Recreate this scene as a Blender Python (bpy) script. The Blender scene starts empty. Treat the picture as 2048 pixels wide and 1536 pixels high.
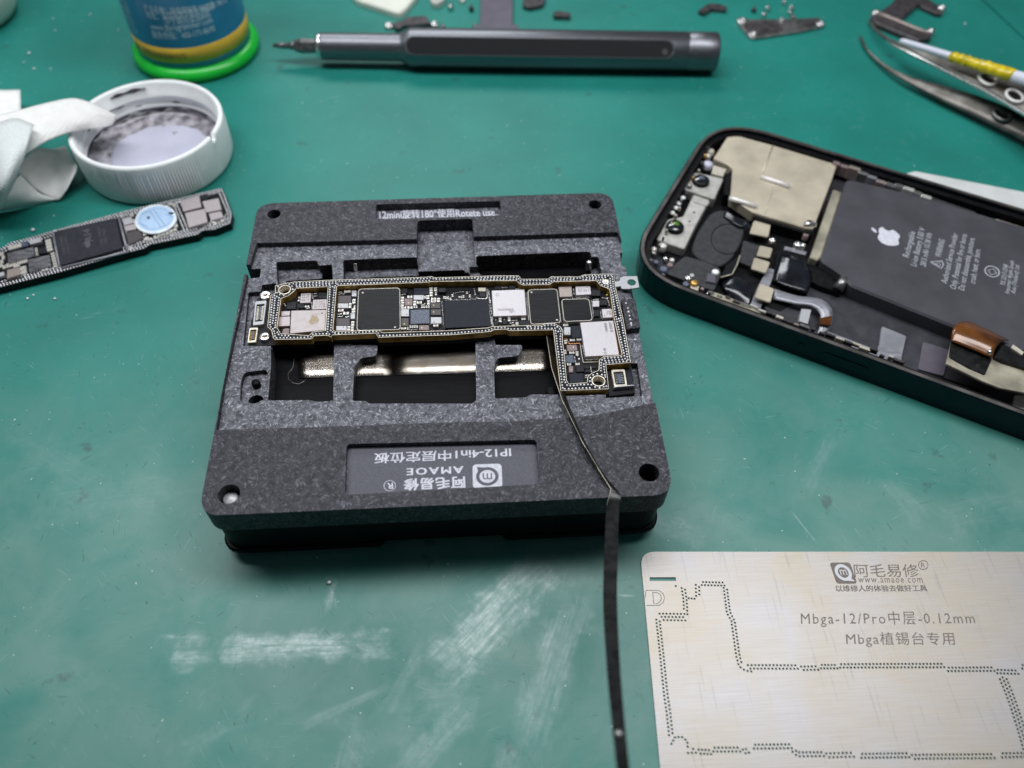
import bpy, bmesh, math, random
import numpy as np
from math import sin, cos, pi, radians
random.seed(7)
S = bpy.context.scene
C = S.collection
# ------------------------------------------------------------------ units: 1 unit = 1 cm
# ------------------------------------------------------------------ camera
CAM = (0.67535, -11.16364, 14.74361)
EUL = (0.642803, -0.015607, -0.062061)
F = 1600.0
cd = bpy.data.cameras.new('camera')
cd.sensor_width = 36.0
cd.lens = F / 2048 * 36
cd.clip_start = 0.1
cd.clip_end = 500
cd.dof.use_dof = True
cd.dof.focus_distance = 16.5
cd.dof.aperture_fstop = 0.135
cam = bpy.data.objects.new('camera', cd)
cam.location = CAM
cam.rotation_euler = EUL
C.objects.link(cam)
S.camera = cam
# ------------------------------------------------------------------ world and lamps
W = bpy.data.worlds.new('World')
S.world = W
W.use_nodes = True
W.node_tree.nodes['Background'].inputs[0].default_value = (0.78, 0.88, 1.0, 1)
W.node_tree.nodes['Background'].inputs[1].default_value = 0.085
def area(name, loc, target, sx, sy, power, col):
    l = bpy.data.lights.new(name, 'AREA')
    l.shape = 'RECTANGLE'; l.size = sx; l.size_y = sy; l.energy = power; l.color = col
    o = bpy.data.objects.new(name, l)
    o.location = loc
    d = np.array(target, float) - np.array(loc, float)
    import mathutils
    o.rotation_euler = mathutils.Vector(d).to_track_quat('-Z', 'Y').to_euler()
    C.objects.link(o)
    return o
area('bench_tube_lamp', (1, 7.5, 36), (0, 1, 0), 62, 9, 20000, (0.95, 0.97, 1.0))
area('rear_bench_lamp', (-4, 34, 26), (0, 6, 0), 26, 7, 5600, (0.93, 0.97, 1.0))
S.view_settings.view_transform = 'Standard'
S.view_settings.look = 'None'
S.view_settings.exposure = 0.0
S.view_settings.gamma = 1.0
S.view_settings.use_curve_mapping = False
S.cycles.max_bounces = 8
# ------------------------------------------------------------------ geometry helpers
def _rot(e):
    a, b, c = e
    Rx = np.array([[1, 0, 0], [0, cos(a), -sin(a)], [0, sin(a), cos(a)]])
    Ry = np.array([[cos(b), 0, sin(b)], [0, 1, 0], [-sin(b), 0, cos(b)]])
    Rz = np.array([[cos(c), -sin(c), 0], [sin(c), cos(c), 0], [0, 0, 1]])
    return Rz @ Ry @ Rx
_R = _rot(EUL)
_O = np.array(CAM)
def ray(x, y): return _R @ np.array([(x - 1024) / F, -(y - 768) / F, -1.0])
def at(x, y, z):                      # where the sight line of a photo point meets height z
    d = ray(x, y); t = (z - _O[2]) / d[2]
    return _O + t * d
def P(pts, z): return [tuple(at(x, y, z)[:2]) for x, y in pts]
def q(x0, y0, x1, y1): return [(x0, y0), (x1, y0), (x1, y1), (x0, y1)]
def ccw(p):
    a = sum(p[i][0] * p[(i + 1) % len(p)][1] - p[(i + 1) % len(p)][0] * p[i][1] for i in range(len(p)))
    return list(p) if a > 0 else list(p)[::-1]
def rnd(poly, r, n=5):                # round the corners of a polygon
    out = []
    N = len(poly)
    for i in range(N):
        p0, p1, p2 = (np.array(poly[(i + k) % N], float) for k in (-1, 0, 1))
        a, b = p0 - p1, p2 - p1
        la, lb = np.linalg.norm(a), np.linalg.norm(b)
        if la < 1e-6 or lb < 1e-6: continue
        rr = min(r, la * .45, lb * .45)
        s, e = p1 + a / la * rr, p1 + b / lb * rr
        for k in range(n + 1):
            t = k / n
            out.append(tuple((1 - t) ** 2 * s + 2 * t * (1 - t) * p1 + t * t * e))
    return out
def offset(poly, d):                  # d > 0 grows
    p = ccw(poly); N = len(p); out = []
    for i in range(N):
        p0, p1, p2 = (np.array(p[(i + k) % N], float) for k in (-1, 0, 1))
        e1 = p1 - p0; e2 = p2 - p1
        e1 /= max(np.linalg.norm(e1), 1e-9); e2 /= max(np.linalg.norm(e2), 1e-9)
        n1 = np.array([e1[1], -e1[0]]); n2 = np.array([e2[1], -e2[0]])
        m = n1 + n2; L = max(m @ m / 2, .5)
        out.append(tuple(p1 + m * d / L))
    return out
def inside(pt, poly):
    x, y = pt; c = False; N = len(poly); j = N - 1
    for i in range(N):
        xi, yi = poly[i]; xj, yj = poly[j]
        if (yi > y) != (yj > y) and x < (xj - xi) * (y - yi) / (yj - yi) + xi: c = not c
        j = i
    return c
def dist(pt, poly):
    A = np.array(poly); B = np.roll(A, -1, 0); p = np.array(pt); d = B - A
    t = np.clip(((p - A) * d).sum(1) / np.maximum((d * d).sum(1), 1e-12), 0, 1)
    return np.sqrt((((A + d * t[:, None]) - p) ** 2).sum(1)).min()
def resample(poly, step, closed=True):
    A = [np.array(p, float) for p in poly]
    if closed: A.append(A[0])
    L = [0]
    for i in range(1, len(A)): L.append(L[-1] + np.linalg.norm(A[i] - A[i - 1]))
    n = max(2, int(round(L[-1] / step))); out = []; k = 0
    for i in range(n + (0 if closed else 1)):
        s = L[-1] * i / n
        while k < len(L) - 2 and L[k + 1] < s: k += 1
        t = (s - L[k]) / max(L[k + 1] - L[k], 1e-9)
        out.append(A[k] + (A[k + 1] - A[k]) * t)
    return out
class MB:
    def __init__(s): s.v = []; s.f = []; s.m = []; s.sm = []
    def add(s, vs, fs, m=0, smooth=False):
        o = len(s.v); s.v += [tuple(map(float, v)) for v in vs]
        for f in fs: s.f.append([i + o for i in f]); s.m.append(m); s.sm.append(smooth)
        return s
    def prism(s, poly, z0, z1, m=0, top=None, ch=0.0):
        p = ccw(poly); n = len(p)
        if ch > 0:
            pi_ = offset(p, -ch)
            vs = [(x, y, z0) for x, y in p] + [(x, y, z1 - ch) for x, y in p] + [(x, y, z1) for x, y in pi_]
            fs = [list(range(n))[::-1]]; s.add(vs, fs + [[i, (i + 1) % n, n + (i + 1) % n, n + i] for i in range(n)] + [[n + i, n + (i + 1) % n, 2 * n + (i + 1) % n, 2 * n + i] for i in range(n)], m)
            k = len(s.v) - n; s.f.append(list(range(k, k + n))); s.m.append(m if top is None else top); s.sm.append(False)
        else:
            vs = [(x, y, z0) for x, y in p] + [(x, y, z1) for x, y in p]
            s.add(vs, [list(range(n))[::-1]] + [[i, (i + 1) % n, n + (i + 1) % n, n + i] for i in range(n)], m)
            k = len(s.v) - n; s.f.append(list(range(k, k + n))); s.m.append(m if top is None else top); s.sm.append(False)
        return s
    def box(s, x0, x1, y0, y1, z0, z1, m=0, ch=0.0):
        return s.prism([(x0, y0), (x1, y0), (x1, y1), (x0, y1)], z0, z1, m, ch=ch)
    def lathe(s, prof, c, seg=64, m=0, smooth=True, rfun=None):
        vs = []; n = len(prof)
        for k in range(seg):
            a = 2 * pi * k / seg
            for r, z in prof:
                rr = rfun(r, z, a) if rfun else r
                vs.append((c[0] + rr * cos(a), c[1] + rr * sin(a), c[2] + z))
        fs = []
        for k in range(seg):
            k2 = (k + 1) % seg
            for i in range(n - 1): fs.append([k * n + i, k2 * n + i, k2 * n + i + 1, k * n + i + 1])
        return s.add(vs, fs, m, smooth)
    def tube(s, path, r, seg=8, m=0, closed=False, caps=True):
        pts = [np.array(p, float) for p in path]; n = len(pts); vs = []
        rs = r if isinstance(r, (list, tuple)) else [r] * n
        for i in range(n):
            if closed: t = pts[(i + 1) % n] - pts[i - 1]
            else: t = pts[min(i + 1, n - 1)] - pts[max(i - 1, 0)]
            t = t / max(np.linalg.norm(t), 1e-9)
            up = np.array([0, 0, 1.0]) if abs(t[2]) < .9 else np.array([1.0, 0, 0])
            a = np.cross(t, up); a /= np.linalg.norm(a); b = np.cross(a, t)
            for k in range(seg):
                w = 2 * pi * k / seg
                vs.append(pts[i] + rs[i] * (a * cos(w) + b * sin(w)))
        fs = []
        for i in range(n if closed else n - 1):
            j = (i + 1) % n
            for k in range(seg):
                k2 = (k + 1) % seg
                fs.append([i * seg + k, i * seg + k2, j * seg + k2, j * seg + k])
        if caps and not closed: fs += [list(range(seg))[::-1], list(range((n - 1) * seg, n * seg))]
        return s.add(vs, fs, m, True)
    def dome(s, x, y, z, r, h=None, m=0, seg=8, rings=3):
        h = h or r; vs = [(x, y, z + h)]
        for i in range(1, rings + 1):
            w = pi / 2 * i / rings
            for k in range(seg):
                a = 2 * pi * k / seg; vs.append((x + r * sin(w) * cos(a), y + r * sin(w) * sin(a), z + h * cos(w)))
        fs = [[0, 1 + k, 1 + (k + 1) % seg] for k in range(seg)]
        for i in range(rings - 1):
            for k in range(seg):
                a0 = 1 + i * seg; fs.append([a0 + k, a0 + seg + k, a0 + seg + (k + 1) % seg, a0 + (k + 1) % seg])
        return s.add(vs, fs, m, True)
    def sheet(s, rows, n=12, mm=12, th=.03, m=0, smooth=True):   # a thin cloth-like surface through rows of points, with thickness
        def cr(a, k):
            a = [np.array(p, float) for p in a]; N = len(a) - 1; out = []
            for i in range(k + 1):
                u = N * i / k; j = min(int(u), N - 1); t = u - j
                p0 = a[j - 1] if j > 0 else 2 * a[0] - a[1]; p1 = a[j]; p2 = a[j + 1]; p3 = a[j + 2] if j + 2 <= N else 2 * a[N] - a[N - 1]
                out.append(.5 * (2 * p1 + (p2 - p0) * t + (2 * p0 - 5 * p1 + 4 * p2 - p3) * t * t + (3 * p1 - p0 - 3 * p2 + p3) * t ** 3))
            return out
        R = [cr(r, mm) for r in rows]
        G = list(zip(*[cr(col, n) for col in zip(*R)]))   # G[i][j]
        G = np.array(G)
        du = np.gradient(G, axis=0); dv = np.gradient(G, axis=1)
        N = np.cross(du, dv); N /= np.maximum(np.linalg.norm(N, axis=2, keepdims=True), 1e-9)
        a, b = G.shape[:2]
        T = (G + N * th / 2).reshape(-1, 3); B = (G - N * th / 2).reshape(-1, 3); o = a * b; fs = []
        for i in range(a - 1):
            for j in range(b - 1):
                f = [i * b + j, (i + 1) * b + j, (i + 1) * b + j + 1, i * b + j + 1]
                fs.append(f); fs.append([k + o for k in f][::-1])
        rim = [i * b for i in range(a)] + [(a - 1) * b + j for j in range(1, b)] + [i * b + b - 1 for i in range(a - 2, -1, -1)] + [j for j in range(b - 2, 0, -1)]
        for i in range(len(rim)):
            x, y = rim[i], rim[(i + 1) % len(rim)]; fs.append([x, x + o, y + o, y])
        return s.add(list(T) + list(B), fs, m, smooth)
class Multi:                            # several separate marks: one part each
    def __init__(s): s.p = []
    def new(s): s.p.append(MB()); return s.p[-1]
    def tube(s, *a, **k): s.new().tube(*a, **k)
    def add(s, *a, **k): s.new().add(*a, **k)
def make_mesh(mb, name, mats, loc=(0, 0, 0), recalc=True):
    me = bpy.data.meshes.new(name)
    L = np.array(loc)
    me.from_pydata([tuple(np.array(v) - L) for v in mb.v], [], mb.f)
    for m in (mats if isinstance(mats, (list, tuple)) else [mats]): me.materials.append(m)
    me.polygons.foreach_set('material_index', mb.m)
    me.polygons.foreach_set('use_smooth', mb.sm)
    if recalc:
        bm = bmesh.new(); bm.from_mesh(me); bmesh.ops.recalc_face_normals(bm, faces=bm.faces); bm.to_mesh(me); bm.free()
    me.update()
    return me
def root_loc(o):
    while o.parent: o = o.parent
    return tuple(o.location)
def part(name, mb, mats, parent, label=None, kind=None):
    if isinstance(mb, Multi):
        for p in mb.p: o = part(name, p, mats, parent, label, kind)
        return o
    me = make_mesh(mb, name, mats, root_loc(parent))
    o = bpy.data.objects.new(name, me); C.objects.link(o); o.parent = parent
    if label: o['label'] = label
    if kind: o['kind'] = kind
    return o
def tag(o, label, cat, group=None, kind=None):
    if label: o['label'] = label
    if cat: o['category'] = cat
    if group: o['group'] = group
    if kind: o['kind'] = kind
    return o
def thing(name, label, cat, loc, group=None):
    o = bpy.data.objects.new(name, None); o.empty_display_size = .2
    o.location = loc; C.objects.link(o)
    return tag(o, label, cat, group)
def single(name, mb, mats, loc, label, cat, group=None, kind=None):
    me = make_mesh(mb, name, mats, loc); o = bpy.data.objects.new(name, me); o.location = loc; C.objects.link(o)
    return tag(o, label, cat, group, kind)
def slab(outer, holes, z0, z1, bev=0.0):   # polygon with holes, extruded; returns (verts, faces)
    from mathutils.geometry import delaunay_2d_cdt
    from mathutils import Vector
    loops = [ccw(outer)] + [ccw(h) for h in holes]
    def fill(ls, z, flip):
        vv = []; ff = []
        for l in ls: ff.append(list(range(len(vv), len(vv) + len(l)))); vv += [Vector(p) for p in l]
        ov, oe, of, _, _, orf = delaunay_2d_cdt(vv, [], ff, 1, 1e-6)
        tri = [list(f) for f, o in zip(of, orf) if list(o) == [0]]
        return [(v.x, v.y, z) for v in ov], [f[::-1] if flip else f for f in tri]
    tops = [offset(l, -bev if i == 0 else bev) for i, l in enumerate(loops)] if bev else loops
    V = []; Fc = []
    def put(vs, fs):
        o = len(V); V.extend(vs); Fc.extend([[k + o for k in f] for f in fs])
    put(*fill(tops, z1, False)); put(*fill(tops, z0, True))
    for l, t in zip(loops, tops):
        n = len(l); levels = [(t, z0), (l, z0 + bev), (l, z1 - bev), (t, z1)] if bev else [(l, z0), (l, z1)]
        vs = [(p[0], p[1], z) for q_, z in levels for p in q_]
        put(vs, [[k * n + i, k * n + (i + 1) % n, (k + 1) * n + (i + 1) % n, (k + 1) * n + i] for k in range(len(levels) - 1) for i in range(n)])
    bm = bmesh.new(); vv = [bm.verts.new(v) for v in V]
    for f in Fc:
        try: bm.faces.new([vv[i] for i in f])
        except ValueError: pass
    bmesh.ops.remove_doubles(bm, verts=bm.verts, dist=2e-5); bmesh.ops.recalc_face_normals(bm, faces=bm.faces)
    bm.verts.index_update()
    vs = [tuple(v.co) for v in bm.verts]; fs = [[v.index for v in f.verts] for f in bm.faces]
    bm.free()
    return vs, fs
_fonts = {}
def text2d(body, bold=0.0, space=1.0):            # glyph outlines as flat verts, normalised: width 1, baseline at y = 0
    cu = bpy.data.curves.new('tmp', 'FONT'); cu.body = body; cu.space_character = space; cu.resolution_u = 2
    o = bpy.data.objects.new('tmp', cu); C.objects.link(o)
    me = bpy.data.meshes.new_from_object(o.evaluated_get(bpy.context.evaluated_depsgraph_get()))
    bpy.data.objects.remove(o); bpy.data.curves.remove(cu)
    v = np.array([tuple(x.co)[:2] for x in me.vertices]); f = [list(p.vertices) for p in me.polygons]
    bpy.data.meshes.remove(me)
    x0, x1 = v[:, 0].min(), v[:, 0].max(); y0, y1 = min(0, v[:, 1].min()), v[:, 1].max()
    v[:, 0] = (v[:, 0] - x0) / (x1 - x0)
    return v, f, (y0, y1), x1 - x0
def write(mb, body, a, b, up, z, m=0, bold=0.0, cap=None, space=1.0):
    """letters from photo point a to b along the baseline on the plane z; up = photo point one letter height above a"""
    if isinstance(mb, Multi): mb = mb.new()
    A, B, U = (at(*p, z)[:2] for p in (a, b, up))
    v, f, (y0, y1), w = text2d(body, 0, space)
    ch = cap or y1
    for k, (sx_, sy_) in enumerate(((0, 0),) if not bold else ((-1, -.6), (1, -.6), (-1, .6), (1, .6))):
        vs = [tuple(A + (B - A) * (x + sx_ * bold / w) + (U - A) * ((y + sy_ * bold) / ch)) + (z + k * .0005,) for x, y in v]
        mb.add(vs, f, m)
# ------------------------------------------------------------------ materials
def mat(name, col, rough=.5, metal=0.0, spec=.5, var=.15, scale=8.0, bump=0.0, bscale=60.0, col2=None, rvar=.1, stretch=None, coat=0.0, trans=0.0, alpha=None, sss=0.0, detail=4.0, ior=None):
    m = bpy.data.materials.new(name); m.use_nodes = True
    nt = m.node_tree; N = nt.nodes; L = nt.links; b = N['Principled BSDF']
    tc = N.new('ShaderNodeTexCoord'); src = tc.outputs['Object']
    if stretch:
        mp = N.new('ShaderNodeMapping'); mp.inputs['Scale'].default_value = stretch; L.new(src, mp.inputs[0]); src = mp.outputs[0]
    n = N.new('ShaderNodeTexNoise'); n.inputs['Scale'].default_value = scale; n.inputs['Detail'].default_value = detail; L.new(src, n.inputs['Vector'])
    c2 = col2 or tuple(min(1, c * (1 + var)) for c in col); c1 = col if col2 else tuple(c * (1 - var) for c in col)
    r = N.new('ShaderNodeValToRGB'); r.color_ramp.elements[0].position = .35; r.color_ramp.elements[1].position = .65
    r.color_ramp.elements[0].color = (*c1, 1); r.color_ramp.elements[1].color = (*c2, 1)
    L.new(n.outputs['Fac'], r.inputs[0]); L.new(r.outputs[0], b.inputs['Base Color'])
    mr = N.new('ShaderNodeMapRange'); mr.inputs[3].default_value = max(.02, rough - rvar); mr.inputs[4].default_value = min(1, rough + rvar)
    L.new(n.outputs['Fac'], mr.inputs[0]); L.new(mr.outputs[0], b.inputs['Roughness'])
    b.inputs['Metallic'].default_value = metal; b.inputs['Specular IOR Level'].default_value = spec
    if coat: b.inputs['Coat Weight'].default_value = coat; b.inputs['Coat Roughness'].default_value = .08
    if trans: b.inputs['Transmission Weight'].default_value = trans
    if sss: b.inputs['Subsurface Weight'].default_value = sss; b.inputs['Subsurface Radius'].default_value = (.1, .1, .1); b.inputs['Subsurface Scale'].default_value = .5
    if bump:
        n2 = N.new('ShaderNodeTexNoise'); n2.inputs['Scale'].default_value = bscale; n2.inputs['Detail'].default_value = 3; L.new(src, n2.inputs['Vector'])
        bp = N.new('ShaderNodeBump'); bp.inputs['Strength'].default_value = bump; bp.inputs['Distance'].default_value = .01
        L.new(n2.outputs['Fac'], bp.inputs['Height']); L.new(bp.outputs[0], b.inputs['Normal'])
    return m
def nd(nt, t, **kw):
    n = nt.nodes.new(t)
    for k, v in kw.items():
        if k.startswith('i_'): n.inputs[int(k[2:])].default_value = v
        else: setattr(n, k, v)
    return n
def ramp(nt, src, stops):
    r = nt.nodes.new('ShaderNodeValToRGB'); e = r.color_ramp.elements
    while len(e) < len(stops): e.new(.5)
    for i, (p, c) in enumerate(stops):
        e[i].position = p; e[i].color = (c, c, c, 1) if not isinstance(c, tuple) else (*c, 1)
    nt.links.new(src, r.inputs[0]); return r.outputs[0]
def mixc(nt, fac, a, b, blend='MIX'):
    m = nt.nodes.new('ShaderNodeMix'); m.data_type = 'RGBA'; m.blend_type = blend
    for s, v in ((0, fac), (6, a), (7, b)):
        if isinstance(v, (int, float)): m.inputs[s].default_value = v
        elif isinstance(v, tuple): m.inputs[s].default_value = (*v, 1)
        else: nt.links.new(v, m.inputs[s])
    return m.outputs[2]
def mat_mat():
    m = bpy.data.materials.new('green_rubber_mat'); m.use_nodes = True; nt = m.node_tree; L = nt.links; b = nt.nodes['Principled BSDF']
    tc = nd(nt, 'ShaderNodeTexCoord').outputs['Object']
    def noise(scale, detail=4, rough=.5, dist_=0.0, src=None, loc=None):
        s = src or tc
        if loc:
            mp = nd(nt, 'ShaderNodeMapping'); mp.inputs['Location'].default_value = loc; L.new(s, mp.inputs[0]); s = mp.outputs[0]
        n = nd(nt, 'ShaderNodeTexNoise'); n.inputs['Scale'].default_value = scale; n.inputs['Detail'].default_value = detail; n.inputs['Roughness'].default_value = rough; n.inputs['Distortion'].default_value = dist_
        L.new(s, n.inputs['Vector']); return n
    def mul(a, b_, op='MULTIPLY'):
        k = nd(nt, 'ShaderNodeMath', operation=op)
        for i, v in enumerate((a, b_)):
            if isinstance(v, (int, float)): k.inputs[i].default_value = v
            else: L.new(v, k.inputs[i])
        return k.outputs[0]
    col = mixc(nt, ramp(nt, noise(.30, 6).outputs['Fac'], [(.35, 0.0), (.65, 1.0)]), (.0065, .160, .130), (.0100, .196, .160))
    xyz = nd(nt, 'ShaderNodeSeparateXYZ'); L.new(tc, xyz.inputs[0])          # near side paler and greyer: wear, with lamp sheen painted into the colour
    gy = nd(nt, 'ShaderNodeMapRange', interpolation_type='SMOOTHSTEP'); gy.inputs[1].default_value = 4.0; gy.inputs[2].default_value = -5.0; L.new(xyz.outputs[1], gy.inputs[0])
    wear_sheen = mul(gy.outputs[0], ramp(nt, noise(.55, 7, .6, .5, loc=(3, 9, 0)).outputs['Fac'], [(.32, .22), (.64, 1.0)]))
    col = mixc(nt, mul(wear_sheen, .78), col, (.100, .232, .196))
    # wiped chalky strokes left on the mat: (photo-measured ends, width in cm, strength)
    film = None
    wob = noise(1.6, 6, .62, .4)
    for (ax, ay), (bx, by), w, st in (((372, 1302), (768, 1288), .55, 1.0), ((1068, 1150), (880, 1345), 1.0, .9), ((1165, 1150), (1030, 1560), .8, .55), ((940, 1395), (800, 1560), .5, .6), ((705, 1480), (690, 1560), .6, .5), ((665, 1160), (662, 1212), .22, 1.1), ((372, 1502), (480, 1436), .35, .4), ((850, 1400), (905, 1395), 1.1, .4), ((760, 1440), (850, 1290), .3, .35), ((620, 1445), (780, 1370), .16, .35), ((1660, 884), (1616, 966), .3, .5), ((1770, 950), (1835, 1025), .6, .45), ((1582, 1022), (1630, 1082), .05, .9), ((1900, 1040), (2040, 1000), .8, .4), ((1290, 1040), (1400, 1080), .7, .35), ((120, 1010), (300, 985), .9, .25), ((40, 880), (180, 960), .7, .25), ((1230, 1190), (1270, 1192), .05, .8)):
        A, B = at(ax, ay, 0), at(bx, by, 0); c = (A + B) / 2; dv = B - A; ln = float(np.linalg.norm(dv)) / 2 + w * .3
        mp = nd(nt, 'ShaderNodeMapping', vector_type='TEXTURE'); mp.inputs['Location'].default_value = tuple(c); mp.inputs['Rotation'].default_value = (0, 0, math.atan2(dv[1], dv[0])); mp.inputs['Scale'].default_value = (ln, w / 2, 1)
        L.new(tc, mp.inputs[0])
        s = nd(nt, 'ShaderNodeSeparateXYZ'); L.new(mp.outputs[0], s.inputs[0])
        mx = mul(mul(s.outputs[0], 0, 'ABSOLUTE'), mul(s.outputs[1], 0, 'ABSOLUTE'), 'MAXIMUM')
        stn = nd(nt, 'ShaderNodeMapping'); stn.inputs['Scale'].default_value = (ln * 1.1, w * 6.5, 1); stn.inputs['Location'].default_value = (ax, ay, 0); L.new(mp.outputs[0], stn.inputs[0])
        streak = ramp(nt, noise(1.0, 5, .62, .3, src=stn.outputs[0]).outputs['Fac'], [(.32, .30), (.62, 1.0)])
        e = mul(mx, mul(mul(wob.outputs['Fac'], .5, 'SUBTRACT'), 3.2), 'ADD')
        r = nd(nt, 'ShaderNodeMapRange', interpolation_type='SMOOTHSTEP'); r.inputs[1].default_value = 1.25; r.inputs[2].default_value = .25; r.inputs[4].default_value = st; L.new(e, r.inputs[0])
        rs = mul(r.outputs[0], streak)
        film = rs if film is None else mul(film, rs, 'MAXIMUM')
    grain = ramp(nt, noise(7, 8, .75).outputs['Fac'], [(.34, .45), (.62, 1.0)])
    film = mul(film, grain)
    col = mixc(nt, mul(film, .27), col, (.30, .36, .39))
    # scratches: short hairlines that change direction from patch to patch
    def hair(cell, st, lo, hi, seed, gate):
        ofs = nd(nt, 'ShaderNodeMapping'); ofs.inputs['Location'].default_value = (seed, seed * 2, 0); L.new(tc, ofs.inputs[0])
        v = nd(nt, 'ShaderNodeTexVoronoi'); v.inputs['Scale'].default_value = cell; L.new(ofs.outputs[0], v.inputs['Vector'])
        sep = nd(nt, 'ShaderNodeSeparateColor'); L.new(v.outputs['Color'], sep.inputs[0])
        vr = nd(nt, 'ShaderNodeVectorRotate', rotation_type='Z_AXIS'); L.new(ofs.outputs[0], vr.inputs['Vector']); L.new(mul(sep.outputs[0], 6.283), vr.inputs['Angle'])
        mp = nd(nt, 'ShaderNodeMapping'); mp.inputs['Scale'].default_value = st; L.new(vr.outputs[0], mp.inputs[0])
        n = nd(nt, 'ShaderNodeTexNoise'); n.inputs['Scale'].default_value = 1; n.inputs['Detail'].default_value = 3; L.new(mp.outputs[0], n.inputs['Vector'])
        return mul(ramp(nt, n.outputs['Fac'], [(lo, 0.0), (hi, 1.0)]), gate)
    gate = ramp(nt, noise(.6, 4).outputs['Fac'], [(.38, .25), (.58, 1.0)])
    sl = hair(.8, (24, 1.6, 1), .645, .72, 3.1, gate); sd = hair(.9, (20, 2.2, 1), .655, .72, 8.7, gate)
    col = mixc(nt, mul(sl, .34), col, (.26, .38, .37)); col = mixc(nt, mul(sd, .55), col, (.004, .045, .042))
    # stains and specks
    st_ = mul(ramp(nt, noise(1.1, 4, .6, loc=(40, 3, 0)).outputs['Fac'], [(.655, 0.0), (.72, 1.0)]), 1.0)
    col = mixc(nt, mul(st_, .6), col, (.022, .062, .058))
    sp_ = ramp(nt, noise(7.5, 2, .5, loc=(4, 30, 0)).outputs['Fac'], [(.735, 0.0), (.76, 1.0)])
    col = mixc(nt, mul(sp_, .6), col, (.006, .04, .04))
    wp = ramp(nt, noise(11, 1, .5, loc=(14, 3, 0)).outputs['Fac'], [(.775, 0.0), (.79, 1.0)])
    col = mixc(nt, mul(wp, .75), col, (.50, .58, .58))
    L.new(col, b.inputs['Base Color'])
    rr = nd(nt, 'ShaderNodeMapRange'); rr.inputs[3].default_value = .48; rr.inputs[4].default_value = .30; L.new(film, rr.inputs[0]); L.new(rr.outputs[0], b.inputs['Roughness'])
    sp = nd(nt, 'ShaderNodeMapRange'); sp.inputs[3].default_value = .40; sp.inputs[4].default_value = 1.0; L.new(mul(film, mul(wear_sheen, .35), 'ADD'), sp.inputs[0]); L.new(sp.outputs[0], b.inputs['Specular IOR Level'])
    hgt = mul(mul(noise(26, 3).outputs['Fac'], .5), mul(sl, mul(sd, -1), 'ADD'), 'ADD')
    bp = nd(nt, 'ShaderNodeBump'); bp.inputs['Strength'].default_value = .10; bp.inputs['Distance'].default_value = .02; L.new(hgt, bp.inputs['Height'])
    L.new(bp.outputs[0], b.inputs['Normal'])
    return m
def mat_stone(name, dark, mid, light, amt):
    m = bpy.data.materials.new(name); m.use_nodes = True; nt = m.node_tree; L = nt.links; b = nt.nodes['Principled BSDF']
    tc = nd(nt, 'ShaderNodeTexCoord').outputs['Object']
    acc = None
    for sc, st, sd, t0, t1, kk in ((3.8, (23, 9, 16), 0, .57, .70, .95), (5.0, (34, 13, 22), 5.3, .54, .68, .6)):
        ofs = nd(nt, 'ShaderNodeMapping'); ofs.inputs['Location'].default_value = (sd, sd, sd); L.new(tc, ofs.inputs[0])
        wn = nd(nt, 'ShaderNodeTexNoise'); wn.inputs['Scale'].default_value = 4; L.new(ofs.outputs[0], wn.inputs['Vector'])
        wv = nd(nt, 'ShaderNodeMix'); wv.data_type = 'RGBA'; wv.blend_type = 'ADD'; wv.inputs[0].default_value = .25; L.new(ofs.outputs[0], wv.inputs[6]); L.new(wn.outputs['Color'], wv.inputs[7])
        v = nd(nt, 'ShaderNodeTexVoronoi'); v.inputs['Scale'].default_value = sc; L.new(wv.outputs[2], v.inputs['Vector'])
        sep = nd(nt, 'ShaderNodeSeparateColor'); L.new(v.outputs['Color'], sep.inputs[0])
        an = nd(nt, 'ShaderNodeMath', operation='MULTIPLY'); an.inputs[1].default_value = 6.283; L.new(sep.outputs[0], an.inputs[0])
        vr = nd(nt, 'ShaderNodeVectorRotate', rotation_type='Z_AXIS'); L.new(ofs.outputs[0], vr.inputs['Vector']); L.new(an.outputs[0], vr.inputs['Angle'])
        mp = nd(nt, 'ShaderNodeMapping'); mp.inputs['Scale'].default_value = st; L.new(vr.outputs[0], mp.inputs[0])
        n = nd(nt, 'ShaderNodeTexNoise'); n.inputs['Scale'].default_value = 1; n.inputs['Detail'].default_value = 2; n.inputs['Distortion'].default_value = .5; L.new(mp.outputs[0], n.inputs['Vector'])
        r = ramp(nt, n.outputs['Fac'], [(t0, 0.0), (t1, kk)])
        acc = r if acc is None else mixc(nt, 1.0, acc, r, 'LIGHTEN')
    n0 = nd(nt, 'ShaderNodeTexNoise'); n0.inputs['Scale'].default_value = 7; n0.inputs['Detail'].default_value = 5; L.new(tc, n0.inputs['Vector'])
    c0 = mixc(nt, ramp(nt, n0.outputs['Fac'], [(.35, 0.0), (.65, 1.0)]), dark, mid)
    k = ramp(nt, acc, [(0, 0.0), (1, amt)])
    L.new(mixc(nt, k, c0, light), b.inputs['Base Color'])
    b.inputs['Roughness'].default_value = .5; b.inputs['Specular IOR Level'].default_value = .2
    bp = nd(nt, 'ShaderNodeBump'); bp.inputs['Strength'].default_value = .25; bp.inputs['Distance'].default_value = .02; L.new(acc, bp.inputs['Height']); L.new(bp.outputs[0], b.inputs['Normal'])
    return m
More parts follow.
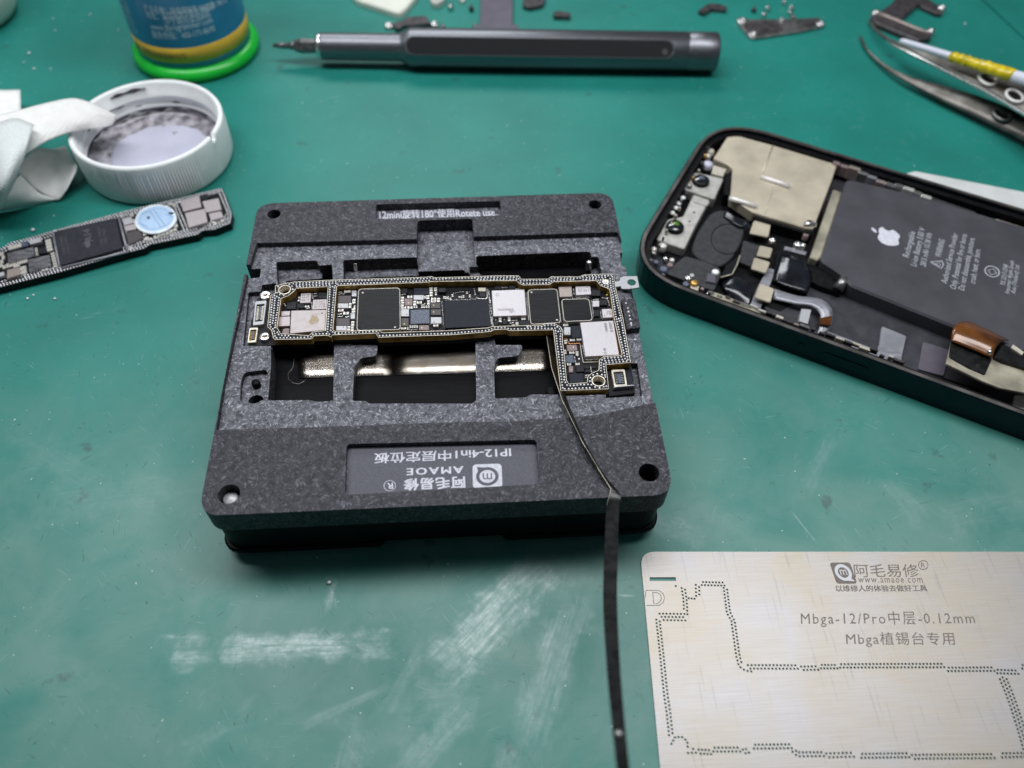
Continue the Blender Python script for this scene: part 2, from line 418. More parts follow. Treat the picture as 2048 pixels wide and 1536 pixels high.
def mat_steel():
    m = bpy.data.materials.new('brushed_steel'); m.use_nodes = True; nt = m.node_tree; L = nt.links; b = nt.nodes['Principled BSDF']
    tc = nd(nt, 'ShaderNodeTexCoord').outputs['Object']
    n = nd(nt, 'ShaderNodeTexNoise'); n.inputs['Scale'].default_value = .5; n.inputs['Detail'].default_value = 7; n.inputs['Roughness'].default_value = .65; n.inputs['Distortion'].default_value = .8; L.new(tc, n.inputs['Vector'])
    col = mixc(nt, ramp(nt, n.outputs['Fac'], [(.36, 0.0), (.66, 1.0)]), (.30, .288, .292), (.355, .318, .262))
    mp = nd(nt, 'ShaderNodeMapping'); mp.inputs['Scale'].default_value = (14, .7, 1); mp.inputs['Rotation'].default_value = (0, 0, -.2); L.new(tc, mp.inputs[0])
    s = nd(nt, 'ShaderNodeTexNoise'); s.inputs['Scale'].default_value = 1; s.inputs['Detail'].default_value = 6; L.new(mp.outputs[0], s.inputs['Vector'])
    gate = nd(nt, 'ShaderNodeTexNoise'); gate.inputs['Scale'].default_value = .45; L.new(tc, gate.inputs['Vector'])
    g = nd(nt, 'ShaderNodeMath', operation='MULTIPLY'); L.new(ramp(nt, s.outputs['Fac'], [(.60, 0.0), (.68, .6)]), g.inputs[0]); L.new(ramp(nt, gate.outputs['Fac'], [(.38, 0.0), (.55, 1.0)]), g.inputs[1])
    col = mixc(nt, g.outputs[0], col, (.24, .225, .21))
    mp2 = nd(nt, 'ShaderNodeMapping'); mp2.inputs['Scale'].default_value = (1.2, 40, 1); L.new(tc, mp2.inputs[0])
    f = nd(nt, 'ShaderNodeTexNoise'); f.inputs['Scale'].default_value = 1; f.inputs['Detail'].default_value = 4; L.new(mp2.outputs[0], f.inputs['Vector'])
    col = mixc(nt, ramp(nt, f.outputs['Fac'], [(.3, .0), (.7, .22)]), col, (.48, .465, .45))
    L.new(col, b.inputs['Base Color']); b.inputs['Metallic'].default_value = .9
    L.new(ramp(nt, n.outputs['Fac'], [(.3, .46), (.7, .52)]), b.inputs['Roughness'])
    bp = nd(nt, 'ShaderNodeBump'); bp.inputs['Strength'].default_value = .12; bp.inputs['Distance'].default_value = .01; L.new(f.outputs['Fac'], bp.inputs['Height']); L.new(bp.outputs[0], b.inputs['Normal'])
    return m
def weave(m, scale=5.0, strength=.35):     # woven threads as bump
    nt = m.node_tree; L = nt.links; b = nt.nodes['Principled BSDF']; tc = nd(nt, 'ShaderNodeTexCoord').outputs['Object']; hs = []
    for rot in (.45, .45 + pi / 2):
        mp = nd(nt, 'ShaderNodeMapping'); mp.inputs['Rotation'].default_value = (0, .5, rot); L.new(tc, mp.inputs[0])
        w = nd(nt, 'ShaderNodeTexWave'); w.inputs['Scale'].default_value = scale; w.inputs['Distortion'].default_value = .6; L.new(mp.outputs[0], w.inputs['Vector']); hs.append(w.outputs['Fac'])
    k = nd(nt, 'ShaderNodeMath', operation='ADD'); L.new(hs[0], k.inputs[0]); L.new(hs[1], k.inputs[1])
    bp = nd(nt, 'ShaderNodeBump'); bp.inputs['Strength'].default_value = strength; bp.inputs['Distance'].default_value = .02; L.new(k.outputs[0], bp.inputs['Height']); L.new(bp.outputs[0], b.inputs['Normal'])
M = {}
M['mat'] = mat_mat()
M['stone'] = mat_stone('composite_stone_face', (.014, .014, .018), (.040, .040, .048), (.17, .17, .195), .7)
M['milled'] = mat_stone('composite_stone_milled', (.042, .043, .052), (.125, .125, .148), (.42, .42, .47), .8)
M['steel'] = mat_steel()
M['anod'] = mat('black_anodised', (.004, .004, .005), .42, .0, .07, .3, 3, bump=.08, bscale=40, stretch=(1, 12, 1))
M['nickel'] = mat('nickel_plated', (.44, .41, .37), .22, 1.0, .5, .25, 4, bump=.45, bscale=60, rvar=.06, col2=(.30, .255, .205))
M['name_paint'] = mat('grey_paint', (.085, .085, .105), .6, 0, .4, .25, 45, bump=.5, bscale=120)
M['white_ink'] = mat('white_ink', (.56, .56, .62), .6, 0, .3, .1, 20)
M['grey_ink'] = mat('pale_grey_ink', (.42, .43, .47), .6, 0, .3, .1, 20)
M['faint_ink'] = mat('faint_laser_mark', (.075, .075, .085), .6, 0, .3, .2, 30)
M['dark_ink'] = mat('dark_etch', (.17, .145, .13), .6, .3, .3, .2, 30)
M['chip_ink'] = mat('chip_print', (.20, .18, .19), .6, 0, .3, .2, 40)
M['pcb'] = mat('black_solder_mask', (.006, .006, .008), .45, 0, .2, .5, 30, bump=.2, bscale=90)
M['gold_wall'] = mat('gold_edge_plating', (.46, .28, .075), .36, .6, .5, .35, 5, rvar=.12)
M['ring_top'] = mat('black_ring_face', (.006, .006, .008), .5, 0, .15, .3, 30)
M['solder'] = mat('solder', (.80, .80, .82), .28, .35, .5, .1, 20)
M['trim'] = mat('bare_edge_metal', (.72, .66, .54), .35, .4, .5, .15, 9)
M['chip_pink'] = mat('silver_pink_chip', (.43, .38, .39), .45, .35, .5, .06, 25, bump=.1, bscale=160)
M['chip_stain'] = mat('stained_silver_chip', (.45, .405, .41), .42, .35, .5, .1, 6, col2=(.40, .355, .34), bump=.1, bscale=160)
M['chip_light'] = mat('pale_grey_chip', (.44, .445, .46), .45, .3, .5, .05, 25)
M['chip_white'] = mat('satin_silver_chip', (.54, .51, .53), .42, .4, .5, .05, 60, bump=.25, bscale=120)
M['chip_dark'] = mat('black_chip', (.014, .015, .019), .5, 0, .2, .3, 60, bump=.3, bscale=140)
M['chip_tex'] = mat('textured_black_chip', (.022, .024, .033), .55, 0, .15, .6, 70, bump=.6, bscale=120, stretch=(1, 2.2, 1))
M['chip_brown'] = mat('brown_grey_chip', (.060, .050, .052), .5, 0, .45, .15, 18)
M['chip_mauve'] = mat('mauve_chip', (.21, .155, .15), .5, 0, .45, .1, 20)
M['chip_blue'] = mat('blue_grey_chip', (.070, .085, .125), .36, 0, .6, .5, 30, rvar=.1)
M['chip_tan'] = mat('tan_metal_chip', (.36, .30, .27), .4, .5, .5, .1, 30)
M['shield'] = mat('black_brushed_shield', (.008, .008, .010), .42, .0, .18, .5, 2.5, stretch=(1, 14, 1), bump=.2, bscale=20)
M['shield_rim'] = mat('bright_shield_rim', (.60, .57, .50), .35, .45, .5, .1, 10)
M['cap_body'] = mat('ceramic_beige', (.46, .42, .35), .5, 0, .5, .2, 30)
M['cap_end'] = mat('tinned_end', (.84, .83, .80), .3, .6, .5, .1, 30)
M['dot_y'] = mat('yellow_mark', (.62, .55, .13), .5)
M['dot_w'] = mat('white_mark', (.80, .70, .64), .5)
M['kapton'] = mat('amber_film', (.20, .070, .012), .22, .1, .5, .3, 1.1, coat=.3, col2=(.045, .014, .004))
M['copper'] = mat('copper_trace', (.62, .28, .12), .3, .7, .5, .1, 10)
M['white_pl'] = mat('white_plastic', (.84, .86, .85), .38, 0, .5, .03, 3, sss=.05)
M['cap_seal'] = mat('pale_lilac_liner', (.50, .50, .60), .33, 0, .5, .08, .9, bump=.06, bscale=3)
M['paste'] = mat('grey_flux_paste', (.30, .28, .31), .22, 0, .6, .6, 3.5, bump=.8, bscale=5, rvar=.15)
M['dirt'] = mat('dark_grime', (.055, .045, .050), .35, 0, .5, .6, 6, bump=.3, bscale=12)
M['cloth'] = mat('white_cotton_tape', (.80, .79, .77), .85, 0, .2, .04, 3, bump=.4, bscale=34)
M['cloth2'] = mat('white_mesh_gauze', (.66, .70, .69), .85, 0, .2, .10, 26, bump=.9, bscale=26)
M['film'] = mat('glossy_black_film', (.008, .009, .013), .16, 0, .6, .3, 3, bump=.3, bscale=5)
M['stain'] = mat('brown_flux_stain', (.33, .25, .15), .4, .1, .5, .3, 30)
M['weld'] = mat('white_weld_tab', (.74, .71, .68), .35, .2, .5, .05, 9)
weave(M['cloth'], 5.5, .3); weave(M['cloth2'], 6.0, .4)
M['green_pl'] = mat('bright_green_plastic', (.008, .46, .035), .3, 0, .5, .08, 3)
M['blue_label'] = mat('blue_label', (.022, .19, .34), .32, 0, .5, .1, 1.2)
M['lblue'] = mat('pale_blue_print', (.25, .50, .62), .5)
M['label_ink'] = mat('pale_print', (.60, .72, .80), .5)
M['label_yel'] = mat('yellow_band', (.62, .40, .040), .35, 0, .5, .08, 2)
M['olive_ink'] = mat('olive_print', (.13, .11, .03), .5)
M['cream'] = mat('cream_plastic', (.68, .69, .60), .4, 0, .5, .03, 2, sss=.05)
M['gunmetal'] = mat('grey_anodised_aluminium', (.19, .194, .212), .40, .94, .5, .05, 12, bump=.05, bscale=90)
M['grip'] = mat('dark_grip_inlay', (.018, .019, .021), .6, .1, .2, .15, 30, bump=.2, bscale=80)
M['bit_steel'] = mat('grey_bit_steel', (.24, .23, .23), .34, .9, .5, .2, 10)
M['bright'] = mat('bright_steel', (.72, .71, .70), .24, .95, .5, .1, 10)
M['dull'] = mat('dull_steel', (.30, .29, .28), .38, .9, .5, .25, 5)
M['smoke'] = mat('dark_coated_metal', (.065, .058, .062), .45, .4, .5, .4, 6)
M['tw'] = mat('tweezer_steel', (.17, .16, .145), .46, .85, .5, .3, 2.2, bump=.08, bscale=20)
M['yel_tape'] = mat('yellow_tape', (.60, .46, .0), .25, 0, .5, .25, 5, bump=.6, bscale=7, coat=.6)
M['rod'] = mat('pale_lilac_plastic', (.62, .63, .72), .4, 0, .5, .04, 4)
M['ph_frame'] = mat('dark_blue_anodised_frame', (.004, .011, .018), .24, .5, .5, .2, 3)
M['ph_rim'] = mat('worn_rim_metal', (.20, .18, .17), .30, .8, .5, .22, 2.0)
M['ph_floor'] = mat('grey_inner_plate', (.060, .060, .070), .4, .5, .5, .15, 2.5)
M['ph_black'] = mat('black_inner_plastic', (.004, .004, .005), .45, 0, .2, .4, 8, bump=.2, bscale=14)
M['ph_coil'] = mat('charcoal_plastic', (.030, .030, .033), .5, 0, .4, .2, 8)
M['battery'] = mat('battery_wrap', (.056, .055, .064), .42, 0, .45, .12, 1.2, bump=.55, bscale=1.1)
M['beige'] = mat('beige_coated_plate', (.58, .515, .40), .36, .35, .5, .12, 1.3)
M['cam_plate'] = mat('pale_nickel_plate', (.62, .60, .56), .36, .5, .5, .08, 6)
M['lens'] = mat('black_glass_lens', (.006, .007, .012), .08, 0, .8, .2, 6, coat=1)
M['lens_g'] = mat('green_lens_reflection', (.10, .22, .02), .1, .3, .8, .5, 20)  # green reflection in the glass, painted as a colour
M['flex'] = mat('grey_flex', (.26, .26, .29), .36, .3, .5, .2, 2, stretch=(1, 6, 1))
M['flex_beige'] = mat('beige_flex', (.42, .39, .30), .36, .4, .5, .3, 1.6)
M['flexblack'] = mat('black_flex', (.008, .008, .008), .28, 0, .4, .4, 5)
M['card'] = mat('grey_white_card', (.54, .55, .54), .5, 0, .4, .06, 1.5)
M['sticker'] = mat('pale_blue_sticker', (.40, .55, .74), .45, 0, .4, .05, 5)
M['sticker_w'] = mat('white_sticker_edge', (.70, .76, .80), .5)
M['sticker_ink'] = mat('blue_sticker_print', (.24, .40, .62), .5)
M['plum'] = mat('purple_grey_plastic', (.095, .085, .11), .5, 0, .4, .1, 3)
M['white_lbl'] = mat('white_paper_label', (.66, .64, .58), .6, 0, .3, .12, 5)
M['pad'] = mat('grey_adhesive_pad', (.25, .25, .28), .4, .1, .5, .15, 2)
M['polish'] = mat('ground_silicon', (.30, .29, .31), .25, .7, .5, .35, 5, stretch=(1, 4, 1))
M['apchip'] = mat('dull_black_package', (.018, .018, .026), .45, 0, .3, .2, 9)
# ------------------------------------------------------------------ the worktop
A0, A1 = at(1958, -5, 0), at(2060, 90, 0)
d = (A1 - A0) / np.linalg.norm(A1 - A0)
pa, pb = A0 - d * 30, A0 + d * 40
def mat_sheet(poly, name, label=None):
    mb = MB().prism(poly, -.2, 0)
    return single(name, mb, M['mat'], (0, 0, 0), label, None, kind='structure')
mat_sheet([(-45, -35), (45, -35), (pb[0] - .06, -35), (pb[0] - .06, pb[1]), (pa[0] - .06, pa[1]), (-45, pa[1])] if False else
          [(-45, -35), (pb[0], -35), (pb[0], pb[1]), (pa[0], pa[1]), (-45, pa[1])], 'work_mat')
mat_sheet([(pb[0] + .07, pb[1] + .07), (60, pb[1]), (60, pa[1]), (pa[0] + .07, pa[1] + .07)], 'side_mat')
single('tabletop', MB().box(-60, 70, -45, 60, -2.5, -.2), M['ph_black'], (0, 0, 0), None, None, kind='structure')
#PART2
# ------------------------------------------------------------------ the positioning jig
H = 1.85
ZP = 1.25                                   # underside of the stone plate
ZB = H - .02                               # top of the board's ring
BAND = H - .14
BAR = H - .33
jig = thing('positioning_jig', 'square black composite stone jig with milled pockets, holding a circuit board', 'jig', (0, 0, 0))
def carve(base, cutters):
    """base and cutters: (poly, z0, z1); returns mesh data of base minus cutters"""
    def tmp(vs, fs):
        me = bpy.data.meshes.new('tmp'); me.from_pydata(vs, [], fs); o = bpy.data.objects.new('tmp', me); C.objects.link(o); return o
    def pr(poly, z0, z1):
        mb = MB().prism(poly, z0, z1); bm = bmesh.new(); vv = [bm.verts.new(v) for v in mb.v]
        for f in mb.f: bm.faces.new([vv[i] for i in f])
        bmesh.ops.recalc_face_normals(bm, faces=bm.faces); me = bpy.data.meshes.new('tmp'); bm.to_mesh(me); bm.free()
        o = bpy.data.objects.new('tmp', me); C.objects.link(o); return o
    o = pr(*base); cs = [pr(*c) for c in cutters]
    for c in cs:
        md = o.modifiers.new('b', 'BOOLEAN'); md.operation = 'DIFFERENCE'; md.solver = 'EXACT'; md.object = c
    bv = o.modifiers.new('v', 'BEVEL'); bv.width = .014; bv.segments = 1; bv.limit_method = 'ANGLE'; bv.angle_limit = radians(50); bv.use_clamp_overlap = True
    me = bpy.data.meshes.new_from_object(o.evaluated_get(bpy.context.evaluated_depsgraph_get()))
    for x in cs + [o]:
        m_ = x.data; bpy.data.objects.remove(x); bpy.data.meshes.remove(m_)
    return me
_tl, _tr, _br, _bl = P([(516, 407), (1223, 385), (1349, 989), (396, 1032.3)], H)
plate_poly = rnd([_bl, _br, _tr, _tl], .42, 8)
x0p, x1p = (_tl[0] + _bl[0]) / 2, (_tr[0] + _br[0]) / 2
def circ(px, py, z, r, n=28):
    c = at(px, py, z); return [(c[0] + r * cos(2 * pi * k / n), c[1] + r * sin(2 * pi * k / n)) for k in range(n)]
UP = H + .3
cut = []
for px, py, r in ((548, 428, .16), (1190, 409, .16), (1298, 945, .195), (458, 988, .20)): cut.append((circ(px, py, H, r), ZP - .1, UP))
# milled band across the plate
band = rnd(P([(516, 495), (833, 487), (950, 482), (1234, 473), (1246, 500), (1262, 590), (1300, 760), (1316, 812), (1180, 840), (1000, 852), (930, 852), (832, 855), (640, 862), (436, 868), (452, 770), (480, 640), (497, 560), (508, 520)], BAND), .03)
cut.append((band, BAND, UP))
cut.append((rnd(P(q(836, 466, 949, 532), H - .38), .05) if False else rnd(P([(835, 445), (945, 441), (951, 528), (832, 532)], H - .06), .08), H - .36, UP))       # thumb notch
cut.append((rnd(P([(752, 410), (1000, 403), (1002, 432), (752, 440)], H - .02), .06), H - .2, UP))       # caption slot
cut.append((rnd(P([(693, 888), (1073, 879), (1079, 968), (690, 990)], H), .1), H - .13, UP))              # name-plate recess
# pocket that takes the board, and the recess under its connectors
ring_outer_px = [(550.8, 572.3), (568, 568), (590.7, 564), (656, 561), (849, 555), (863.5, 553.5), (870, 556), (941, 553.8), (992, 552), (1037, 552), (1043, 559), (1096, 558.5), (1102.6, 554), (1158.7, 554), (1170, 549.8), (1228, 548.4), (1230.6, 575), (1246, 637.8), (1261, 725.4), (1211.5, 729.5), (1217.5, 778), (1121.7, 781.8), (1107, 660), (1018, 661.6), (1012, 658.6), (988, 659.6), (980, 663.5), (930, 667.7), (900, 670), (757, 675), (751.8, 666.6), (665, 670), (662, 674.5), (656, 670.7), (627.7, 671.8), (623.6, 677.9), (549.7, 679.5), (546.7, 676), (543.6, 661.5), (535.4, 653.3), (541.5, 591.8), (550.8, 587.7)]
ring_outer = P(ring_outer_px, ZB)
cut.append((offset(ring_outer, .045), H - .32, UP))
cut.append((P([(497, 585), (548, 580), (548, 692), (486, 692)], BAND), H - .27, UP))
cut.append((P([(1205, 730), (1275, 726), (1284, 792), (1212, 796)], BAND), H - .3, UP))
# left and right side notches
cut.append((P([(470, 540), (522, 537), (520, 555), (468, 560)], BAND), ZP + .15, UP))
cut.append((P([(1240, 506), (1262, 505), (1268, 532), (1243, 533)], BAND), ZP + .15, UP))
cut.append((P([(524, 570), (552, 566), (550, 590), (520, 593)], BAND), H - .34, UP))
# blind pockets and windows right through the plate
cut.append((rnd(P([(552, 524), (634, 521), (637, 531), (664, 529), (667, 575), (556, 578)], BAND), .05), H - .40, UP))
cut.append((rnd(P([(566, 546), (640, 541), (640, 531), (664, 529), (666, 580), (582, 580)], BAND), .03), ZP - .1, UP))
cut.append((rnd(P([(686, 520), (835, 514), (835, 534), (938, 531), (944, 548), (940, 580), (688, 580)], BAND), .06), H - .5, UP))
cut.append((rnd(P([(720, 545), (830, 541), (930, 538), (928, 590), (715, 590)], BAR), .05), ZP - .1, UP))
cut.append((rnd(P([(952, 512), (1150, 504), (1180, 503), (1190, 540), (1186, 570), (975, 572), (975, 548), (952, 530)], BAND), .06), ZP - .1, UP))
cut.append((rnd(P([(932, 534), (1000, 531), (996, 552), (984, 560), (945, 560), (938, 548)], BAND), .04), H - .34, UP))
cut.append((rnd(P([(1150, 516), (1197, 513), (1204, 548), (1152, 552)], BAND), .08), H - .5, UP))
# the three lower windows with bars between them
cut.append((rnd(P([(545, 640), (670, 640), (668, 705), (666, 813), (636, 815), (625, 811), (540, 812), (546, 745)], BAR), .05), ZP - .1, UP))
cut.append((rnd(P([(705, 640), (950, 634), (953, 812), (945, 818), (740, 818), (735, 813), (705, 812), (708, 735), (722, 716), (752, 712), (756, 690), (702, 690)], BAR), .05), ZP - .1, UP))
cut.append((rnd(P([(990, 634), (1110, 632), (1127, 780), (1118, 800), (1060, 800), (1050, 806), (990, 808), (988, 730), (996, 716), (1035, 712), (1044, 700), (1044, 690), (990, 690)], BAR), .05), ZP - .1, UP))
# bars level
cut.append((rnd(P([(545, 640), (1115, 634), (1124, 730), (1128, 812), (985, 818), (935, 834), (832, 836), (700, 822), (535, 822), (545, 745)], BAND), .05), BAR, UP) if False else (rnd(P([(640, 650), (1118, 640), (1124, 740), (1122, 788), (985, 790), (940, 800), (720, 802), (640, 800)], BAND), .08), BAR, UP))
# small finger pocket front left
cut.append((rnd(P([(487, 745), (533, 739), (537, 752), (533, 800), (480, 806), (481, 770)], BAND), .12), H - .26, UP))
cut.append((circ(512, 802, H - .26, .15), ZP - .1, UP))
cut.append((P([(1296, 752), (1345, 750), (1345, 769), (1298, 771)], BAND), ZP + .1, UP))
me = carve((plate_poly, ZP, H), cut)
me.materials.append(M['stone']); me.materials.append(M['milled'])
for p in me.polygons:
    p.material_index = 1 if (p.normal.z > .7 and p.center.z < H - .03) else 0
me.name = 'stone_plate'
o = bpy.data.objects.new('stone_plate', me); C.objects.link(o); o.parent = jig
blk = MB().prism(rnd(P([(1243, 597), (1270, 597), (1281, 655), (1253, 658)], H + .02), .02), BAND - .3, H + .02, ch=.012)
part('side_block', blk, M['stone'], jig)
pn = MB()
for px, py, z, r in ((514, 772, H - .26, .085), (1103, 789, BAND - .16, .12), (712, 540, H - .5, .06), (1177, 537, H - .5, .075)):
    c = at(px, py, z); pn = MB().lathe([(r, -.02), (r, .12 if py > 600 else .2), (r * .85, .14 if py > 600 else .23), (0, .14 if py > 600 else .24)], c, 20)
    part('locating_pin', pn, M['anod'] if py > 600 else M['bright'], jig)
# base under the plate
B0 = offset([_bl, _br, _tr, _tl], -.06)
base = MB().prism(rnd(B0, .42, 8), .40, ZP - .004, ch=.07)
part('base', base, M['anod'], jig)
fl = offset([_bl, _br, _tr, _tl], -.012)
xl, xr = fl[0][0], fl[1][0]
yb, yt = min(p[1] for p in fl), max(p[1] for p in fl)
n0, n1 = at(775, 1080, .1)[0], at(1002, 1062, .1)[0]
foot = MB().prism(rnd([(xl, yb), (n0 - .1, yb), (n0, yb + .1), (n0, yb + .9), (n1, yb + .9), (n1, yb + .1), (n1 + .1, yb), (xr, yb), (xr, yt), (xl, yt)], .42, 6), .28, .396, ch=.03)
part('base_flange', foot, M['anod'], jig)
part('base_foot', MB().prism(rnd(offset([_bl, _br, _tr, _tl], -.42), .3, 6), .0, .279, ch=.01), M['anod'], jig)
# magnet bars let into the base
zm = ZP + .012
for a, b in ((597, 666), (705, 786), (788, 948), (990, 1062), (1064, 1112)):
    pass
segs = [(597, 786), (788, 1122)]
for a, b in segs:
    ya0 = 711 - (a - 597) * .030; yb0 = 711 - (b - 597) * .030; ya1 = 757 - (a - 597) * .030; yb1 = 757 - (b - 597) * .030
    rows_ = []
    for t_ in (0, .02, .04, .35, .68, .78, .87, .94, 1.0):
        zz = ZP + .002 + .05 * (min(1, t_ / .04) if t_ < .5 else (1 - max(0, (t_ - .68) / .32) ** 2.2))
        rows_.append([tuple(at(a + (b - a) * w_, (ya0 + (yb0 - ya0) * w_) * (1 - t_) + (ya1 + (yb1 - ya1) * w_) * t_, ZP)[:2]) + (zz,) for w_ in (0.0, .33, .66, .995)])
    part('magnet_bar', MB().sheet(rows_, 24, 8, .01), M['nickel'], jig)
for k, (x_, y_) in enumerate(((1252, 607), (1256, 617), (1257, 624), (1259, 632), (1260.5, 639), (1262, 647), (1263, 651), (1272, 671))):
    part('solder_fleck', MB().dome(*at(x_, y_, H + .022)[:2], (H if k < 7 else BAND) + .018, .022 + .012 * random.random(), .03), M['solder'], jig)
gl = MB(); pts = [(598, 708), (588, 718), (586, 735), (582, 740), (576, 748), (577, 758), (586, 766), (598, 768), (606, 764), (612, 759)]
gl.tube([tuple(at(x, y, ZP + .002)) for x, y in pts], .008, 6)
part('pocket_outline', gl, M['ph_rim'], jig)
c = at(461, 996, H - .22)
part('hole_plug', MB().lathe([(0, .02), (.06, .02), (.09, 0), (.13, 0), (.14, -.02), (.14, -.38)], (c[0], c[1], H - .22), 24), M['chip_light'], jig)
# caption slot and name plate with their writing
zs = H - .2 + .003
mb = MB()
write(mb, '12mini旋转180°使用Rotete use', (759, 437), (990, 431.5), (758.5, 421.5), zs, bold=.022, cap=.78)
part('caption_lettering', mb, M['white_ink'], jig)
zn = H - .13
npm = MB().prism(offset(rnd(P([(693, 888), (1073, 879), (1079, 968), (690, 990)], H), .1), -.015), zn - .02, zn + .006)
name_plate = part('name_plate', npm, M['name_paint'], jig)
zn += .009
def frame2(px, z): return [at(x, y, z)[:2] for x, y in px]
def logo(parent, corners, z, m_sq, m_dk, inv=False):
    """corners: photo points of the mark's bottom-left, bottom-right, top-left (in its own reading direction)"""
    o_, u_, v_ = frame2(corners, z); u_ = u_ - o_; v_ = v_ - o_
    f = lambda x, y: tuple(o_ + u_ * x + v_ * y)
    sq = rnd([f(0, 0), f(1, 0), f(1, 1), f(0, 1)], np.linalg.norm(u_) * .16, 6)
    part('logo', MB().prism(sq, z - .006, z), m_sq, parent)
    ds = MB()
    circle = lambda r, a0=0, a1=2 * pi, n=40, cx=.5, cy=.52: [f(cx + r * cos(a0 + (a1 - a0) * k / n), cy + r * sin(a0 + (a1 - a0) * k / n)) for k in range(n + (0 if a1 - a0 > 6.2 else 1))]
    z2 = z + .003
    def ringseg(r0, r1, a0, a1, zz, n=40):
        A = circle(r0, a0, a1, n); B = circle(r1, a0, a1, n)
        if len(A) == n: A.append(A[0]); B.append(B[0])
        ds.add([p + (zz,) for p in A] + [p + (zz,) for p in B], [[i, i + 1, n + 1 + i + 1, n + 1 + i] for i in range(n)])
    if inv:
        ds.add([p + (z2,) for p in circle(.40)], [list(range(40))]); ds.add([f(.72, .30) + (z2 + .001,), f(.93, .10) + (z2 + .001,), f(.55, .125) + (z2 + .001,)], [[0, 1, 2]])
        part('logo', ds, m_dk, parent); ds = MB(); ds.add([p + (z2 + .003,) for p in circle(.25)], [list(range(40))]); part('logo', ds, m_sq, parent); ds = MB(); z2 += .006; mm = m_dk
    else:
        ringseg(.27, .385, 0, 2 * pi, z2); ds.add([f(.80, .34) + (z2 + .002,), f(.85, .12) + (z2 + .002,), f(.58, .15) + (z2 + .002,)], [[0, 1, 2]]); mm = m_dk
    v, fc, (y0, y1), w = text2d('m', .03)
    ds.add([f(.5 + (x - .5) * .32, .52 + (y / y1 - .5) * .26) + (z2,) for x, y in v], fc)
    part('logo', ds, mm, parent)
mb = Multi()
write(mb, 'IP12-4in1中层定位板', (1021, 897), (749, 908.5), (1022, 913), zn, bold=.02, cap=.73)
write(mb, 'AMAOE', (926, 932.5), (814, 937), (926.5, 946), zn, bold=.03, space=1.25)
write(mb, '阿毛易修', (929, 955), (808, 960), (930, 976), zn, bold=.035, space=1.1)
write(mb, 'R', (785.5, 966), (774.5, 966.5), (786, 977.5), zn, bold=.02)
rc = [tuple(at(779.5 + 11.5 * cos(a), 972 + 10.5 * sin(a), zn)) for a in np.linspace(0, 2 * pi, 28, endpoint=False)]
mb.tube(rc, .009, 5, closed=True)
part('lettering', mb, M['white_ink'], name_plate)
logo(jig, [(1003, 927), (945, 929), (1005, 975)], zn, M['white_ink'], M['name_paint'])
# ------------------------------------------------------------------ the circuit board lying in the jig
board = thing('circuit_board', 'dark circuit board with gold edges and rows of solder balls, lying in the stone jig', 'circuit board', (0, 0, H - .32))
ZF = ZB - .17
part('board_base', MB().prism(ring_outer, ZB - .295, ZF), [M['pcb']], board)
h1 = P([(562, 597), (576.4, 591.8), (586.7, 583.6), (592.8, 576.4), (656.4, 573.7), (651.3, 661.5), (625.6, 664.6), (617.4, 671.8), (561, 667.7), (553.8, 655.4)], ZB)
h2 = P([(672.8, 574.4), (677, 571.3), (857, 564.7), (862, 563.2), (941, 562), (1033, 561.5), (1039.7, 568), (1046.4, 570.2), (1098, 569.3), (1107, 563.7), (1192.4, 561.4), (1201.4, 571.6), (1219.4, 578.3), (1222.7, 597.4), (1228, 635.6), (1244.5, 709.7), (1239.6, 711.5), (1206, 714), (1199, 719.8), (1198, 741), (1183.4, 746.7), (1175.6, 754.6), (1174.4, 765.8), (1137.4, 768.5), (1133, 761.3), (1128.4, 709.7), (1125, 685), (1124.5, 673), (1126, 662.5), (1120.4, 653.6), (1107.8, 647), (1091, 647.9), (1081.4, 650.8), (983.5, 653.4), (977, 656), (900, 661.5), (765, 666), (757, 660.5), (670.7, 663.6), (665.6, 659.5)], ZB)
c1, c2 = at(569.2, 579.5, ZB)[:2], at(1197, 762, ZB)[:2]
hole = lambda c, r, n=20: [(c[0] + r * cos(2 * pi * k / n), c[1] + r * sin(2 * pi * k / n)) for k in range(n)]
ho1, ho2 = hole(c1, .118), hole(c2, .118)
vs, fs = slab(ring_outer, [h1, h2, ho1, ho2], ZF, ZB)
rm = MB()
for f in fs:
    pz = [vs[i][2] for i in f]
    rm.add([vs[i] for i in f], [list(range(len(f)))], 1 if min(pz) > ZB - 1e-4 else 0)
ring = part('raised_ring', rm, [M['gold_wall'], M['ring_top']], board)
tr = MB()
for p in (ring_outer, h1, h2): tr.tube([x + (ZB + .002,) for x in p], .0085, 5, closed=True)
part('edge_plating', tr, M['trim'], ring)
for c in (c1, c2):
    part('screw_eyelet', MB().lathe([(.116, -.16), (.118, .004), (.132, .010), (.142, .002)], (c[0], c[1], ZB), 28), M['trim'], ring)
part('screw_eyelet', MB().lathe([(0, .004), (.03, .004), (.035, .012), (.06, .012), (.075, .006), (.08, .0)], tuple(at(1211.5, 563.5, ZB)), 24), M['trim'], ring)
